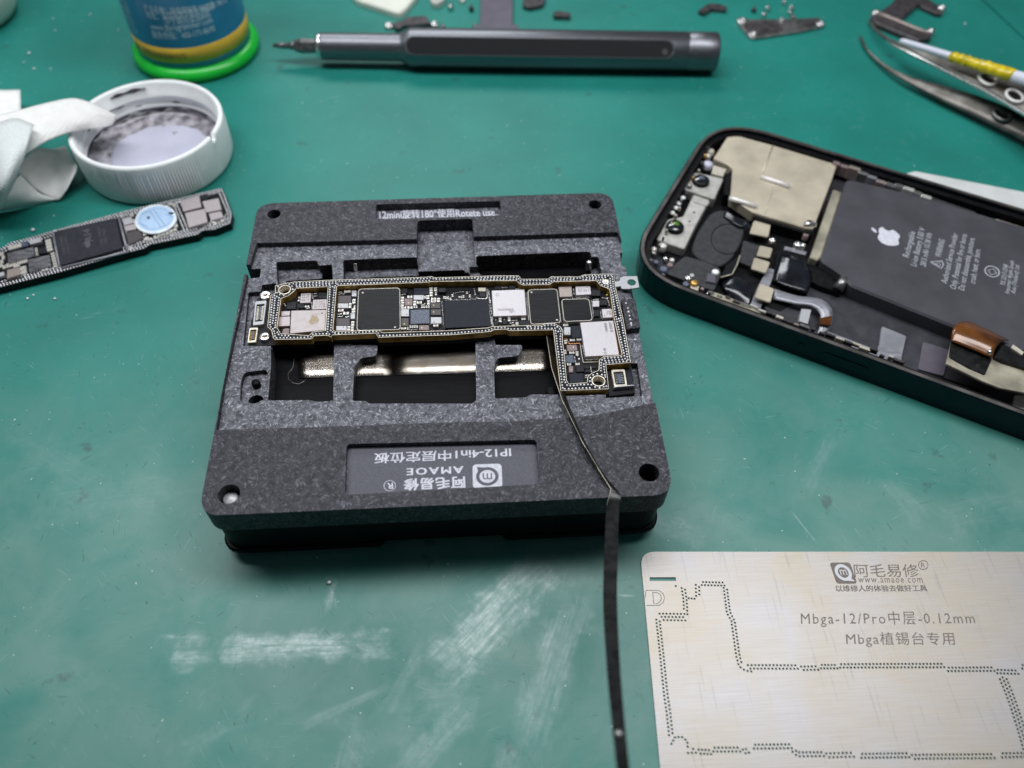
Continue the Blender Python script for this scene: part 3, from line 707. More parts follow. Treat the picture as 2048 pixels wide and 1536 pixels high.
def ball_rows(outer, holes, pitch, d1, d2, mind, avoid=(), z=ZB, r=.024):
    pts = []
    def ok(p):
        if not inside(p, outer) or dist(p, outer) < d1 * .8: return False
        for h in holes:
            if inside(p, h) or dist(p, h) < d1 * .8: return False
        for c, rr in avoid:
            if math.hypot(p[0] - c[0], p[1] - c[1]) < rr: return False
        return all((p[0] - a) ** 2 + (p[1] - b) ** 2 > mind * mind for a, b in pts[-400:]) and all((p[0] - a) ** 2 + (p[1] - b) ** 2 > mind * mind for a, b in pts)
    for c, rr in avoid:
        for k in range(12):
            p = (c[0] + (rr + .012) * cos(k * pi / 6), c[1] + (rr + .012) * sin(k * pi / 6))
            if ok(p): pts.append(p)
    for dd in (d1, d2, d2 + (d2 - d1)):
        for h in [(outer, -1)] + [(x, 1) for x in holes]:
            for p in resample(offset(h[0], h[1] * dd), pitch):
                p = tuple(p)
                if ok(p): pts.append(p)
    return pts
balls = ball_rows(ring_outer, [h1, h2], .072, .042, .098, .050, [(c1, .165), (c2, .165)])
random.shuffle(balls)
sb = MB()
for x, y in balls: sb.dome(x + random.uniform(-.003, .003), y + random.uniform(-.003, .003), ZB - .002, random.uniform(.021, .025), .022, 0, 7, 2)
part('solder_bumps', sb, M['solder'], ring, kind='stuff')
# chips: photo corners of the top face, how high the top stands over the board, look
def chip(parent, name, pts, top, m, zf, ch=.006, dot=None, extra=None):
    if len(pts) == 2 and not isinstance(pts[0], (list, tuple)): raise ValueError
    if len(pts) == 4 and not isinstance(pts[0], (list, tuple)): pts = q(*pts)
    p = P(pts, top)
    o = part(name, MB().prism(p, zf - .002, top, ch=ch), m, parent)
    if dot:
        (x, y), r, dm = dot
        c = at(x, y, top + .002)
        part('pin_mark', MB().lathe([(0, .0015), (r, .0015), (r, -.001)], tuple(c), 14), dm, o)
    return o
ZT = ZF + .075
dkd = M['dark_ink']
b = board
CP = lambda pts, m, h=.075, **k: chip(b, k.pop('n', 'chip'), pts, ZF + h, M[m], ZF, **k)
tiny = []
def chiptext(o, lines, z, m=M['chip_ink']):
    mb = Multi()
    for body, a, bb, up in lines: write(mb, body, a, bb, up, z)
    part('lettering', mb, m, o)
c = CP([(602, 587), (622, 586), (621, 605), (600, 606)], 'chip_pink'); chiptext(c, [('6K 29', (604, 592), (619, 591), (604, 588.5)), ('K4W7', (604, 597), (619, 596), (604, 593.5)), ('2514', (603, 602), (618, 601), (603, 598.5))], ZF + .079)
c = CP([(626, 599.5), (654, 598), (653, 617.5), (624.5, 619)], 'chip_pink'); chiptext(c, [('X 2PC', (630, 605), (650, 604), (630, 602)), ('4 N95', (629, 610), (650, 609), (629, 607)), ('B 718', (629, 615), (650, 614), (629, 612))], ZF + .079)
c = CP([(582.5, 621), (652.5, 619.5), (650, 660), (580, 667)], 'chip_stain', h=.10, dot=((644, 626), .018, M['chip_ink']))
chiptext(c, [('AVAGO', (624, 630), (640, 629), (624, 627)), ('8200', (620, 636), (636, 635), (620, 633)), ('TK2035', (619, 648), (635, 647), (619, 645))], ZF + .104, M['chip_tan'])
part('flux_stain', MB().prism([tuple(at(627 + (9 + 3 * sin(3 * t + 1)) * cos(t) - 3 * sin(t), 639 + (9 + 2 * sin(5 * t)) * sin(t), ZF + .1)[:2]) for t in np.linspace(0, 2 * pi, 28, endpoint=False)], ZF + .09, ZF + .1012), M['stain'], c)
CP([(563, 622.5), (580.5, 621.5), (579.5, 631), (562, 632)], 'chip_pink', h=.06)
CP([(559, 633.5), (580.5, 632.5), (579.5, 651.5), (557, 652.5)], 'chip_pink', h=.07, dot=((561.5, 648), .012, M['chip_ink']))
CP([(566, 658), (573, 656), (579, 657), (578, 668), (564, 667.5)], 'chip_mauve', h=.05)
CP(q(573.5, 604, 592, 618), 'chip_dark', h=.06); CP(q(596, 607, 609, 616), 'chip_dark', h=.05); CP(q(637, 585, 656, 596.5), 'chip_dark', h=.06)
CP(q(675.5, 591, 702.5, 606), 'chip_brown', h=.05); CP(q(672.5, 636, 699.5, 651), 'chip_brown', h=.05)
CP(q(675.5, 606.5, 696.5, 616), 'chip_light', h=.06, dot=((682, 613.5), .010, M['pcb'])); CP(q(672, 651.5, 693.5, 661), 'chip_light', h=.06, dot=((687, 654), .010, M['pcb']))
CP(q(703.5, 581, 713, 592.5), 'chip_light', h=.06, dot=((706.5, 583.7), .009, M['pcb'])); CP(q(701, 626, 710, 637.5), 'chip_light', h=.06, dot=((704, 628), .009, M['pcb']))
CP(q(828, 576, 859, 589), 'chip_tex', h=.06); CP(q(827, 590, 847.5, 599.5), 'chip_light', h=.06, dot=((843, 592.5), .009, M['pcb']))
CP(q(809, 597, 825, 611), 'chip_mauve', h=.05, dot=((817, 606), .017, M['dot_w']))
CP(q(801.5, 618, 818, 632.5), 'chip_light', h=.065, dot=((813.5, 628.3), .012, M['pcb'])); CP(q(801.5, 636, 817.5, 652.5), 'chip_brown', h=.055, dot=((808.6, 648), .02, M['dot_y']))
CP([(821, 619.5), (859, 618.5), (859, 646.5), (821, 648)], 'chip_blue', h=.07)
CP(q(861.5, 605.7, 881, 616.5), 'chip_brown', h=.05, dot=((867.2, 610.5), .018, M['dot_y'])); CP(q(861.5, 618, 882, 630), 'chip_brown', h=.05, dot=((867.2, 624), .018, M['dot_y']))
CP(q(861.5, 634, 883, 647), 'chip_light', h=.065, dot=((868, 644.3), .012, M['pcb'])); CP(q(838, 650, 858, 660), 'chip_mauve', h=.05, dot=((844, 655.7), .016, M['dot_w']))
CP(q(877, 575.5, 891.5, 584), 'chip_dark', h=.08); CP(q(802, 577, 815, 586), 'chip_dark', h=.05)
CP([(889, 601), (977, 598.5), (981.5, 652), (890.5, 656)], 'chip_tex', h=.09, n='memory_chip')
c = CP([(983.3, 581), (1048.8, 578.6), (1053, 630.5), (986.6, 632.5)], 'chip_white', h=.10, n='radio_chip')
chiptext(c, [('USI', (1029, 620.5), (1019, 621), (1029, 625)), ('339S00761', (1027, 616.3), (995, 617.5), (1027, 620.3))], ZF + .104)
part('pin_mark', MB().tube([tuple(at(994.6 + 3 * cos(t), 589.4 + 2.4 * sin(t), ZF + .102)) for t in np.linspace(0, 2 * pi, 16, endpoint=False)], .004, 5, closed=True), M['chip_ink'], c)
def shield(pts, h, dots, rim=.016):
    z = ZF + h; p = rnd(P(pts, z), .09, 5)
    o = part('shield_can', MB().prism(p, ZF - .002, z - .004), M['shield_rim'], board)
    part('shield_lid', MB().prism(offset(p, -rim), z - .01, z, ch=.003), M['shield'], o)
    tb = MB().tube([x + (z - .004,) for x in offset(p, -rim * .35)], rim * .6, 6, closed=True); part('shield_rim', tb, M['shield_rim'], o)
    for x, y, w in dots:
        part('pin_mark', MB().lathe([(0, .002), (.02, .002), (.02, -.001)], tuple(at(x, y, z + .001)), 12), M['dot_w'] if w else M['pcb'], o)
shield([(716.5, 578), (800, 575.5), (801, 659.5), (713, 661.5)], .125, [(725.5, 585.5, 1), (790, 654.5, 1), (719.5, 656, 0)])
shield([(1055, 579.5), (1114.5, 577.5), (1122, 645.5), (1061, 649)], .125, [(1063, 584.5, 1), (1114, 640, 1)])
shield([(1122.5, 598.5), (1178.5, 597), (1185.7, 641), (1128, 643.5)], .11, [(1130.5, 603.7, 0), (1176, 636, 0)])
CP(q(959, 583.5, 971.5, 594), 'chip_dark', h=.06); CP(q(956.5, 575, 971.5, 582.3), 'cap_body', h=.08); CP(q(989, 572.5, 1003, 579), 'chip_dark', h=.06); CP(q(1017.5, 571.5, 1030.5, 577.5), 'chip_dark', h=.06)
CP(q(988, 639, 997, 650), 'chip_dark', h=.05, dot=((991.5, 639.3), .012, M['cap_end'])); CP(q(1005, 638, 1014, 648.5), 'chip_dark', h=.05, dot=((1008.5, 639), .012, M['cap_end'])); CP(q(1038, 641.5, 1060, 650), 'chip_dark', h=.045); CP(q(1031, 643.5, 1037, 650), 'cap_body', h=.06)
CP([(1117, 573.5), (1143, 573), (1145, 593), (1119.5, 594)], 'chip_tan', h=.09); c = CP([(1151, 573), (1180.5, 572.3), (1182.5, 588.5), (1152, 590)], 'chip_white', h=.08, dot=((1174.5, 575), .010, M['pcb']))
chiptext(c, [('NX', (1156, 584), (1164, 583.6), (1156, 577)), ('1817', (1166, 583), (1178, 582.6), (1166, 579))], ZF + .084)
CP(q(1183.5, 580, 1201, 591.5), 'chip_dark', h=.07); CP(q(1185.2, 601, 1198.5, 613), 'chip_white', h=.07); CP(q(1199.5, 599.5, 1214.5, 610), 'chip_dark', h=.06); CP(q(1188, 620, 1199, 632), 'chip_dark', h=.05)
c = CP([(1203.5, 618), (1223.5, 617.3), (1226.3, 634.5), (1205.8, 635.5)], 'chip_white', h=.08, dot=((1209, 631.7), .012, M['pcb'])); chiptext(c, [('N5X', (1213, 625), (1221, 624.6), (1213, 621.5)), ('218', (1213, 629.5), (1222, 629), (1213, 626))], ZF + .084)
c = CP([(1160.3, 645), (1226.7, 641), (1238.3, 709.5), (1170.8, 713)], 'chip_white', h=.11, n='power_chip')
chiptext(c, [('338S00564', (1216.5, 664), (1213, 645.5), (1211, 664)), ('B0 2038AM', (1226.5, 663.5), (1222.5, 645), (1221, 663.5)), ('U3-4B', (1214, 709), (1211.5, 696), (1208.5, 709.3))], ZF + .114)
part('amber_strip', MB().prism(P([(1227, 641), (1233.5, 641), (1245, 707), (1241, 710.5), (1238.5, 710.5)], ZF + .05), ZF, ZF + .05), M['kapton'], board)
CP(q(1128, 654, 1141, 669.5), 'chip_light', h=.08, dot=((1137.3, 666), .011, M['pcb'])); CP([(1141.5, 652.5), (1159.5, 651.5), (1162, 675), (1144, 676)], 'chip_tex', h=.08)
CP([(1133, 690), (1153, 689), (1155, 701), (1135, 702)], 'chip_mauve', h=.06, dot=((1147, 694.5), .016, M['dot_w'])); CP([(1128.7, 710.5), (1146.5, 709.7), (1148.5, 725), (1131, 726)], 'chip_blue', h=.06); CP(q(1137.5, 732, 1146.5, 744.5), 'chip_mauve', h=.06, dot=((1142.5, 740), .011, M['dot_w']))
CP([(1151.5, 732), (1167, 731), (1168.5, 743), (1153, 744)], 'chip_dark', h=.05)
for a in (q(1169, 732, 1181, 737), q(1170, 738.5, 1182, 744.5), q(1184, 732, 1191, 736.5), q(1184.5, 738.5, 1190, 744)): CP(a, 'chip_dark', h=.04)
CP([(1137.6, 747), (1165.5, 746), (1167.5, 767), (1139.5, 768.5)], 'chip_tex', h=.07)
tb = MB().tube([tuple(at(x, y, ZF + .02)) for x, y in ((1128, 676), (1134, 679), (1136.5, 685), (1139.5, 688), (1150, 687.5), (1159, 686.5), (1161, 689))], .011, 6)
part('copper_trace', tb, M['copper'], board)
part('edge_trace', MB().tube([tuple(at(x, y, ZF + .02)) for x, y in ((1160.5, 688), (1163, 708), (1166.5, 725), (1198, 723.5))], .009, 6), M['trim'], board)
part('edge_trace', MB().tube([tuple(at(x, y, ZF + .03)) for x, y in ((952, 594.5), (958, 597.5), (972, 597.7), (974.5, 595), (974, 578))], .011, 6), M['cap_end'], board)
# capacitors and resistors: one small two-ended block each
def cap_mesh(w, h, vert, hh=.05):
    mb = MB(); L, T = (h, w) if vert else (w, h); e = L * .28
    def bx(a, b, hgt, m, t):
        if vert: mb.box(-t / 2, t / 2, a, b, 0, hgt, m, ch=.004)
        else: mb.box(a, b, -t / 2, t / 2, 0, hgt, m, ch=.004)
    bx(-L / 2, -L / 2 + e, hh + .004, 1, T); bx(L / 2 - e, L / 2, hh + .004, 1, T); bx(-L / 2 + e, L / 2 - e, hh, 0, T * .94)
    return make_mesh(mb, 'capacitor', [M['cap_body'], M['cap_end']])
capdict = {}
def cap(px, py, wpx, hpx, vert, parent=None, zf=None, ppc=None, rot=0):
    parent = parent or board; zf = ZF if zf is None else zf
    c = at(px, py, zf + .05)
    a, b_ = at(px - wpx / 2, py, zf + .05), at(px + wpx / 2, py, zf + .05)
    u, d_ = at(px, py - hpx / 2, zf + .05), at(px, py + hpx / 2, zf + .05)
    w, h = round(float(np.linalg.norm(a - b_)), 2), round(float(np.linalg.norm(u - d_)), 2)
    k = (w, h, vert)
    if k not in capdict: capdict[k] = cap_mesh(w, h, vert)
    o = bpy.data.objects.new('capacitor', capdict[k]); C.objects.link(o); o.parent = parent
    rl = root_loc(parent); o.location = (c[0] - rl[0], c[1] - rl[1], zf - rl[2]); o.rotation_euler = (0, 0, rot)
for t in """694.8 583 12.5 4.3 h;700.2 611.2 5.5 8.6 v;707.7 602.6 6 9 v;709 614 4 6 v;707 621 7 8 v;681.5 620.8 11 5 h;692 626.4 11 5.5 h;697.5 656.5 6 8.6 v;705.3 647 6.5 9 v;704.5 657.2 6 8 v
804.8 598.3 6 9 v;804.5 608.5 6 8.4 v;807.6 615.3 10.5 4.6 h;820 615 10.5 4.6 h;819.7 593.6 10 4.6 h;829.5 606 6 8 v;838.8 605 10 5 h;857 605 5.5 8 v;855.6 594.4 6 7 v;850 594.4 4 5 v;862 579 6 8 v;862.3 588.3 6 8 v;870.9 578.8 6 7.5 v;871.6 587.7 4 5 v;867 597.6 10 4.4 h;867 602.6 10 4.4 h;877 600 6 8 v;871.6 651 10 4.5 h;807 656.8 10 4.5 h;815.4 656.8 3.5 5 v
820.8 653 3.4 5 v;825.3 653 3.4 5 v;829.7 653 3.4 5 v;834.2 653 3.4 5 v;828.6 613.6 3.6 4.8 v;833 613.6 3.6 4.8 v;844 613.6 3.6 4.8 v;848.5 613.6 3.6 4.8 v;853 613.6 3.6 4.8 v;857.5 613 3.6 4.8 v;888 595 3.5 4.6 v;892 595.3 3.5 4.6 v;896 595.5 3.5 4.6 v;901 598 3.6 5 v;905 591 3.6 5 v;920.5 594 6.5 3.5 h;927 593.2 4 5 v;939.6 592 4 5 v
980 602.8 4 5.5 v;983 640 4 5.5 v;1000.3 640 5.5 8 v;1018.4 638.4 5.5 8 v;1047 637.8 8 4 h;983.5 646 4 5 v;1131.5 650 10 4.2 h;1131 683.7 6 8 v;1144.8 680 10 4.6 h;1158 678.7 9 4.6 h;1130 703.7 6 8 v;1143.7 705.3 10 4.6 h;1154.2 707 6 8 v;1138 728.6 9 4.2 h;1155.3 728 9 4.2 h;600 595 6 3.6 h;599 601 6 3.6 h;614 613 8 3.6 h""".replace('\n', ';').split(';'):
    x, y, w, h, v = t.split(); cap(float(x), float(y), float(w), float(h), v == 'v')
# the rows of the very smallest resistors
tn = MB()
def trow(x0, y0, x1, y1, n, s=1.7, jit=.35):
    for k in range(n):
        t = (k + .5) / n; x = x0 + (x1 - x0) * t + random.uniform(-jit, jit); y = y0 + (y1 - y0) * t + random.uniform(-jit, jit)
        c = at(x, y, ZF + .03); w = s * .0115 * random.uniform(.7, 1.2); hh = w * random.uniform(.6, 1.1)
        tn.box(c[0] - w / 2, c[0] + w / 2, c[1] - hh / 2, c[1] + hh / 2, ZF - .001, ZF + random.uniform(.02, .04), 0)
for a in ((977, 579, 979.5, 602, 9), (981, 605, 986, 652, 16), (978, 607, 981, 636, 11, 1.4), (1053, 585, 1057.5, 640, 20, 1.5), (1050.5, 583, 1055, 632, 12, 1.3), (1116.5, 600, 1123, 645, 13, 1.4), (1183, 600, 1187.5, 634, 14, 1.5), (1200.5, 622, 1203, 636, 7, 1.3), (1152, 595, 1178, 594.5, 9), (1120, 596, 1146, 594.8, 9, 1.4), (1147, 577, 1149, 590, 5), (1186, 599, 1198, 598.7, 4),
          (624, 587, 625.5, 597, 5), (628, 588, 634, 586.5, 4), (627, 592.5, 634, 591.5, 4), (612, 617, 620, 616, 4), (623, 603, 624.5, 617, 5), (567, 606, 572, 612, 5), (677, 585, 684, 583.5, 4), (677, 588, 690, 587, 6), (674, 629, 684, 628, 5), (674, 633, 686, 632, 6), (690, 633.5, 698, 633, 4),
          (858, 615, 859.5, 650, 10, 1.3), (860, 648, 880, 647.5, 5), (884, 602, 887, 655, 15, 1.4), (889, 600, 972, 597.5, 26, 1.3), (905, 586, 940, 583, 9, 1.2), (948, 577, 951, 590, 7), (1003, 575, 1015, 574.5, 6, 1.5), (1018, 579, 1045, 577, 9, 1.4), (1020, 646, 1028, 645, 5), (1022, 641, 1034, 640, 6), (1024, 650, 1029, 649.7, 4), (1170, 751, 1180, 750, 6), (1170, 755, 1177, 754.5, 4), (1165, 690, 1171, 718, 15, 1.3), (1171, 719, 1197, 718.2, 14, 1.3), (1181, 733, 1183, 744, 5), (1148.5, 712, 1151, 724, 5), (1204, 595, 1216, 598, 4), (1216, 601, 1219, 612, 4), (842, 609, 851, 608, 4), (801, 589, 812, 588, 4), (813, 659.5, 836, 659, 9, 1.3)):
    trow(*a)
part('resistor_rows', tn, M['cap_end'], board, kind='stuff')
for x, y, m in ((1214, 590, 'dot_y'), (1215, 596.5, 'cap_end'), (1158, 718, 'cap_end'), (934, 586.5, 'dot_w'), (1054, 645, 'cap_end')):
    part('test_pad', MB().lathe([(0, .012), (.022, .012), (.024, 0)], tuple(at(x, y, ZF)), 10), M[m], board)
# left connector tail
zt = ZF - .02
tab = part('connector_tail', MB().prism(P([(515, 597), (548, 588), (552, 690), (496, 692), (500, 655)], zt), zt - .08, zt), M['pcb'], board)
for x, y, r in ((530.3, 591.5, .125), (529.5, 674.5, .115)):
    part('washer', MB().lathe([(.035, -.03), (.035, .05), (.05, .058), (r * .8, .058), (r, .045), (r, -.05)], (*at(x, y, zt + .04)[:2], zt + .02), 26), M['bright'], board)
    part('washer_core', MB().lathe([(0, .02), (.036, .02), (.036, -.02)], (*at(x, y, zt + .04)[:2], zt + .02), 12), M['gold_wall'], board)
def connector(name, pts, z, zf, mframe, npin, mpin, rim=.26):
    p = rnd(P(pts, z), .03, 3); cx = np.mean(np.array(P(pts, z)), 0)
    inn = [tuple(cx + (np.array(a) - cx) * (1 - rim)) for a in P(pts, z)]; inn = rnd(inn, .02, 3)
    v_, f_ = slab(p, [inn], zf, z); mb = MB().add(v_, f_)
    o = part(name, mb, mframe, board)
    part('socket', MB().prism(inn, zf, z - .03), M['chip_dark'], o)
    A = np.array(P(pts, z))
    for side in (.28, .72):
        for k in range(npin):
            t = .2 + .6 * (k + .5) / npin
            c_ = (A[0] * (1 - side) + A[1] * side) * (1 - t) + (A[3] * (1 - side) + A[2] * side) * t
            part('contact_pin', MB().box(c_[0] - .022, c_[0] + .022, c_[1] - .009, c_[1] + .009, z - .03, z - .012), mpin, o)
    part('socket_tongue', MB().prism(rnd([tuple(cx + (np.array(a) - cx) * np.array([.22, .55])) for a in P(pts, z)], .02, 3), z - .03, z - .01), M['chip_blue'], o)
connector('socket_connector', [(511, 603), (533, 601), (527, 648), (506, 650.5)], zt + .07, zt, M['chip_light'], 11, M['trim'])
connector('gold_connector', [(499, 656), (516, 655), (511.5, 684), (495, 685.5)], zt + .06, zt, M['trim'], 6, M['gold_wall'])
# right-hand connector, its bracket and the earth eyelet
zr = ZF - .01
part('connector_tail', MB().prism(P([(1211.5, 732), (1262, 728), (1270, 786), (1218, 792)], zr), zr - .08, zr), M['pcb'], board)
connector('socket_connector', [(1222.5, 740), (1249, 738.5), (1254.5, 772), (1229, 774)], zr + .09, zr, M['trim'], 6, M['bright'], rim=.24)
part('insulator_pad', MB().prism(P([(1251, 744), (1262, 743), (1268, 773), (1257, 775)], zr + .04), zr, zr + .04, ch=.008), M['chip_tex'], board)
p0, p1 = at(1226, 776, zr + .06), at(1269.5, 772, zr + .06)
dx = (p1 - p0)[:2]; L_ = np.linalg.norm(dx); ux = dx / L_; nx = np.array([ux[1], -ux[0]])
brk = MB(); prof = rnd([(0, -.17), (L_, -.17), (L_, .05), (0, .05)], .06, 5)
vs = []; 
for off in (0, .02): vs += [tuple(p0[:2] + ux * a + nx * off) + (zr + .06 + b_,) for a, b_ in prof]
n_ = len(prof); brk.add(vs, [list(range(n_)), list(range(n_, 2 * n_))] + [[i, (i + 1) % n_, n_ + (i + 1) % n_, n_ + i] for i in range(n_)])
part('connector_bracket', brk, M['chip_light'], board)
sl = MB(); a0, a1 = p0[:2] + ux * .08 + nx * .0215, p0[:2] + ux * (L_ - .12) + nx * .0215
sl.add([(*a0, zr + .045), (*a1, zr + .045), (*a1, zr + .06), (*a0, zr + .06)], [[0, 1, 2, 3]]); part('bracket_slot', sl, M['ph_black'], board)
ze = ZB - .02
eo = rnd(P([(1229, 565), (1239, 563.5), (1241, 556), (1248, 554), (1274, 553.5), (1278, 576), (1258, 579), (1243, 578.5), (1241.5, 573), (1230.5, 575)], ze), .015, 3)
ec = at(1263, 566, ze)
v_, f_ = slab(eo, [hole(ec, .098, 24)], ze - .02, ze + .02)
part('earth_eyelet', MB().add(v_, f_), M['chip_light'], board)
# ------------------------------------------------------------------ thin dark strip leaning over the jig
st_l = [(1092, 664, 1.660), (1103, 735, 1.740), (1124, 800, 1.920), (1165, 885, 2.000), (1204, 950, 1.970), (1222, 978, 1.920), (1213, 1012, 1.940), (1209, 1100, 2.280), (1206, 1200, 2.650), (1213, 1330, 3.150), (1224, 1450, 3.650), (1233, 1536, 4.000), (1242, 1620, 4.350)]
st_r = [(1106, 662, 1.580), (1117, 735, 1.640), (1134, 800, 1.800), (1171, 885, 1.900), (1209, 950, 1.890), (1240, 989, 1.875), (1238, 1014, 1.920), (1236, 1100, 2.260), (1234, 1200, 2.630), (1240, 1330, 3.130), (1250, 1450, 3.630), (1259, 1536, 3.980), (1268, 1620, 4.330)]
strip = thing('bent_strip', 'thin black bent metal strip leaning over the front edge of the stone jig', 'metal strip', tuple(at(1222, 978, 1.87)))
L3 = [tuple(at(*p)) for p in st_l]; R3 = [tuple(at(*p)) for p in st_r]
part('blade', MB().sheet([L3, R3], 2, 72, .012, smooth=False), M['flexblack'], strip)
part('pale_edge', MB().tube(L3[:7], [.010, .010, .010, .010, .010, .009, .004], 6), M['flex_beige'], strip)  # pale beige line along the upper left edge
c = at(1238, 1468, 3.74)
part('rivet', MB().lathe([(0, .025), (.045, .02), (.06, 0), (.06, -.03)], tuple(c), 14), M['dull'], strip)
# ------------------------------------------------------------------ steel stencil
sO = at(1280, 1104, .02)[:2]; sX = at(2048, 1104, .02)[:2]; sY = at(1320, 1536, .02)[:2]
ux = (sX - sO) / np.linalg.norm(sX - sO); uy = np.array([ux[1], -ux[0]])
fS = lambda a, b_: tuple(sO + ux * a + uy * b_)
sten_poly = rnd([fS(0, 0), fS(11.2, 0), fS(11.2, 7.6), fS(0, 7.6)], .28, 6)
sten_poly = rnd([tuple(sO), fS(11.2, 0), fS(11.2, 7.6), tuple(sO + (sY - sO) * 1.9)], .30, 6)
Z7 = lambda x, y: (1260 + .3848 * x, 1080 + .3848 * y)
holes = []
def hrow(pts, rows, pitch=.066, gap=.062, r=.0165):
    w = [np.array(p) for p in P([Z7(*p) for p in pts], .03)]
    for k in range(rows):
        o_ = (k - (rows - 1) / 2) * gap
        path = []
        for i in range(len(w)):
            t = w[min(i + 1, len(w) - 1)] - w[max(i - 1, 0)]; t /= np.linalg.norm(t)
            path.append(w[i] + np.array([-t[1], t[0]]) * o_)
        R_ = resample(path, pitch, closed=False)
        if k % 2 and len(R_) > 2: R_ = [(R_[i] + R_[i + 1]) / 2 for i in range(len(R_) - 1)]
        for c_ in R_:
            if all(np.hypot(*(c_ - h)) > .052 for h in holes): holes.append(c_)
for a in (([(145, 415), (165, 600), (185, 800), (200, 900), (212, 1015)], 2), ([(155, 400), (285, 402)], 3), ([(276, 250), (286, 310), (290, 395)], 2), ([(305, 303), (335, 306)], 1), ([(350, 235), (352, 292)], 2), ([(372, 227), (490, 230)], 2), ([(495, 250), (512, 380), (535, 420), (560, 600), (572, 645)], 2), ([(545, 615), (552, 648), (600, 680), (630, 684)], 1),
          ([(605, 660), (870, 661)], 2), ([(882, 668), (975, 666)], 2), ([(990, 659), (1075, 659)], 2), ([(1090, 655), (1630, 653)], 2), ([(1650, 673), (1890, 672)], 2), ([(1905, 684), (2015, 688)], 2), ([(2035, 660), (2300, 652)], 2), ([(1932, 705), (1975, 810), (2010, 910), (2052, 1050), (2070, 1110)], 3),
          ([(215, 1060), (235, 1025), (270, 1025), (297, 1045), (300, 1075)], 1), ([(300, 1098), (340, 1096)], 2), ([(348, 1100), (420, 1104)], 2), ([(432, 1090), (570, 1090)], 2), ([(580, 1102), (615, 1096)], 2), ([(642, 1075), (838, 1073)], 2), ([(850, 1095), (870, 1115), (1005, 1114)], 2), ([(1012, 1121), (1160, 1117)], 2), ([(1200, 1123), (1448, 1119)], 2), ([(1458, 1128), (1890, 1124)], 2), ([(1930, 1120), (2300, 1112)], 2), ([(238, 240), (262, 256)], 1)):
    hrow(*a)
hp = []
for c_ in holes:
    a0 = random.uniform(-.1, .1); hp.append([(c_[0] + .0262 * cos(a0 + pi / 4 + k * pi / 2), c_[1] + .0262 * sin(a0 + pi / 4 + k * pi / 2)) for k in range(4)])
hp.append(P([Z7(102, 194), Z7(238, 194), Z7(239, 213), Z7(102, 213)], .03))
zs = .034
sten = thing('steel_stencil', 'flat brushed steel stencil plate with rows of tiny square holes and etched writing', 'stencil', (*sO, 0))
v_, f_ = slab(sten_poly, hp, .004, zs)
splate = part('stencil_plate', MB().add(v_, f_), M['steel'], sten)
ze = zs + .002
mb = Multi()
write(mb, '阿毛易修', (1709.4, 1152), (1838.6, 1152), (1706.5, 1128), ze)
write(mb, 'www.amaoe.com', (1717, 1165.2), (1845.7, 1165.2), (1716, 1156), ze, space=1.2)
write(mb, '以维修人的体验去做好工具', (1672.5, 1182), (1855, 1181.5), (1670.5, 1170.3), ze, bold=.015)
write(mb, 'Mbga-12/Pro中层-0.12mm', (1602.5, 1247.4), (1950.7, 1246.4), (1601.3, 1225.5), ze, cap=.74, space=1.2)
write(mb, 'Mbga植锡台专用', (1693, 1287.6), (1910.3, 1287.6), (1691.5, 1266.8), ze, cap=.74, space=1.12)
write(mb, 'R', (1842.5, 1134.5), (1850.5, 1134.5), (1842, 1125.5), ze)
mb.tube([tuple(at(1846.5 + 9.5 * cos(t), 1130 + 9 * sin(t), ze)) for t in np.linspace(0, 2 * pi, 26, endpoint=False)], .006, 4, closed=True)
part('etched_lettering', mb, M['dark_ink'], splate)
logo(splate, [(1673.4, 1167), (1714.7, 1167), (1659.3, 1125)], ze + .003, M['dark_ink'], M['chip_light'], inv=True)
ou = Multi()
for sc in (0, 1):
    pp = [Z7(*p) for p in (((82, 262), (150, 262), (172, 278), (180, 300), (172, 325), (150, 340), (85, 340)) if sc == 0 else ((118, 272), (140, 273), (158, 283), (164, 302), (155, 322), (140, 331), (124, 331), (118, 272)))]
    ou.tube([tuple(at(x, y, ze)) for x, y in pp], .0055, 4)
ou.tube([tuple(at(*Z7(x, y), ze)) for x, y in ((75, 264), (83, 272), (78, 300))], .006, 4)
part('letter_outline', ou, M['dark_ink'], splate)
# ------------------------------------------------------------------ opened phone
ph_a = radians(-31.0); pu = np.array([cos(ph_a), sin(ph_a)]); pn_ = np.array([-pu[1], pu[0]])
phs = lambda u, n: tuple(pu * u + pn_ * n)
U0, U1, N0, N1 = 2.40, 17.07, 4.62, 11.77
phone = thing('opened_phone', 'opened dark blue phone body with its screen off, battery and camera parts showing', 'phone', (*phs((U0 + U1) / 2, (N0 + N1) / 2), 0))
rr = lambda g, r: rnd([phs(U0 + g, N0 + g), phs(U1 - g, N0 + g), phs(U1 - g, N1 - g), phs(U0 + g, N1 - g)], r, 10)
ZR = .74
v_, f_ = slab(rr(0, 1.75), [rr(.13, 1.55)], .02, ZR - .02, .03)
fr = part('frame', MB().add(v_, f_), M['ph_frame'], phone)
v_, f_ = slab(rr(.035, 1.68), [rr(.125, 1.56)], ZR - .03, ZR + .004)
part('screen_rim', MB().add(v_, f_), M['ph_rim'], fr)
v_, f_ = slab(rr(.128, 1.55), [rr(.30, 1.35)], .3, ZR - .13)
part('inner_ledge', MB().add(v_, f_), M['ph_black'], fr)
part('back_plate', MB().prism(rr(.12, 1.56), .04, .16), M['ph_floor'], phone)
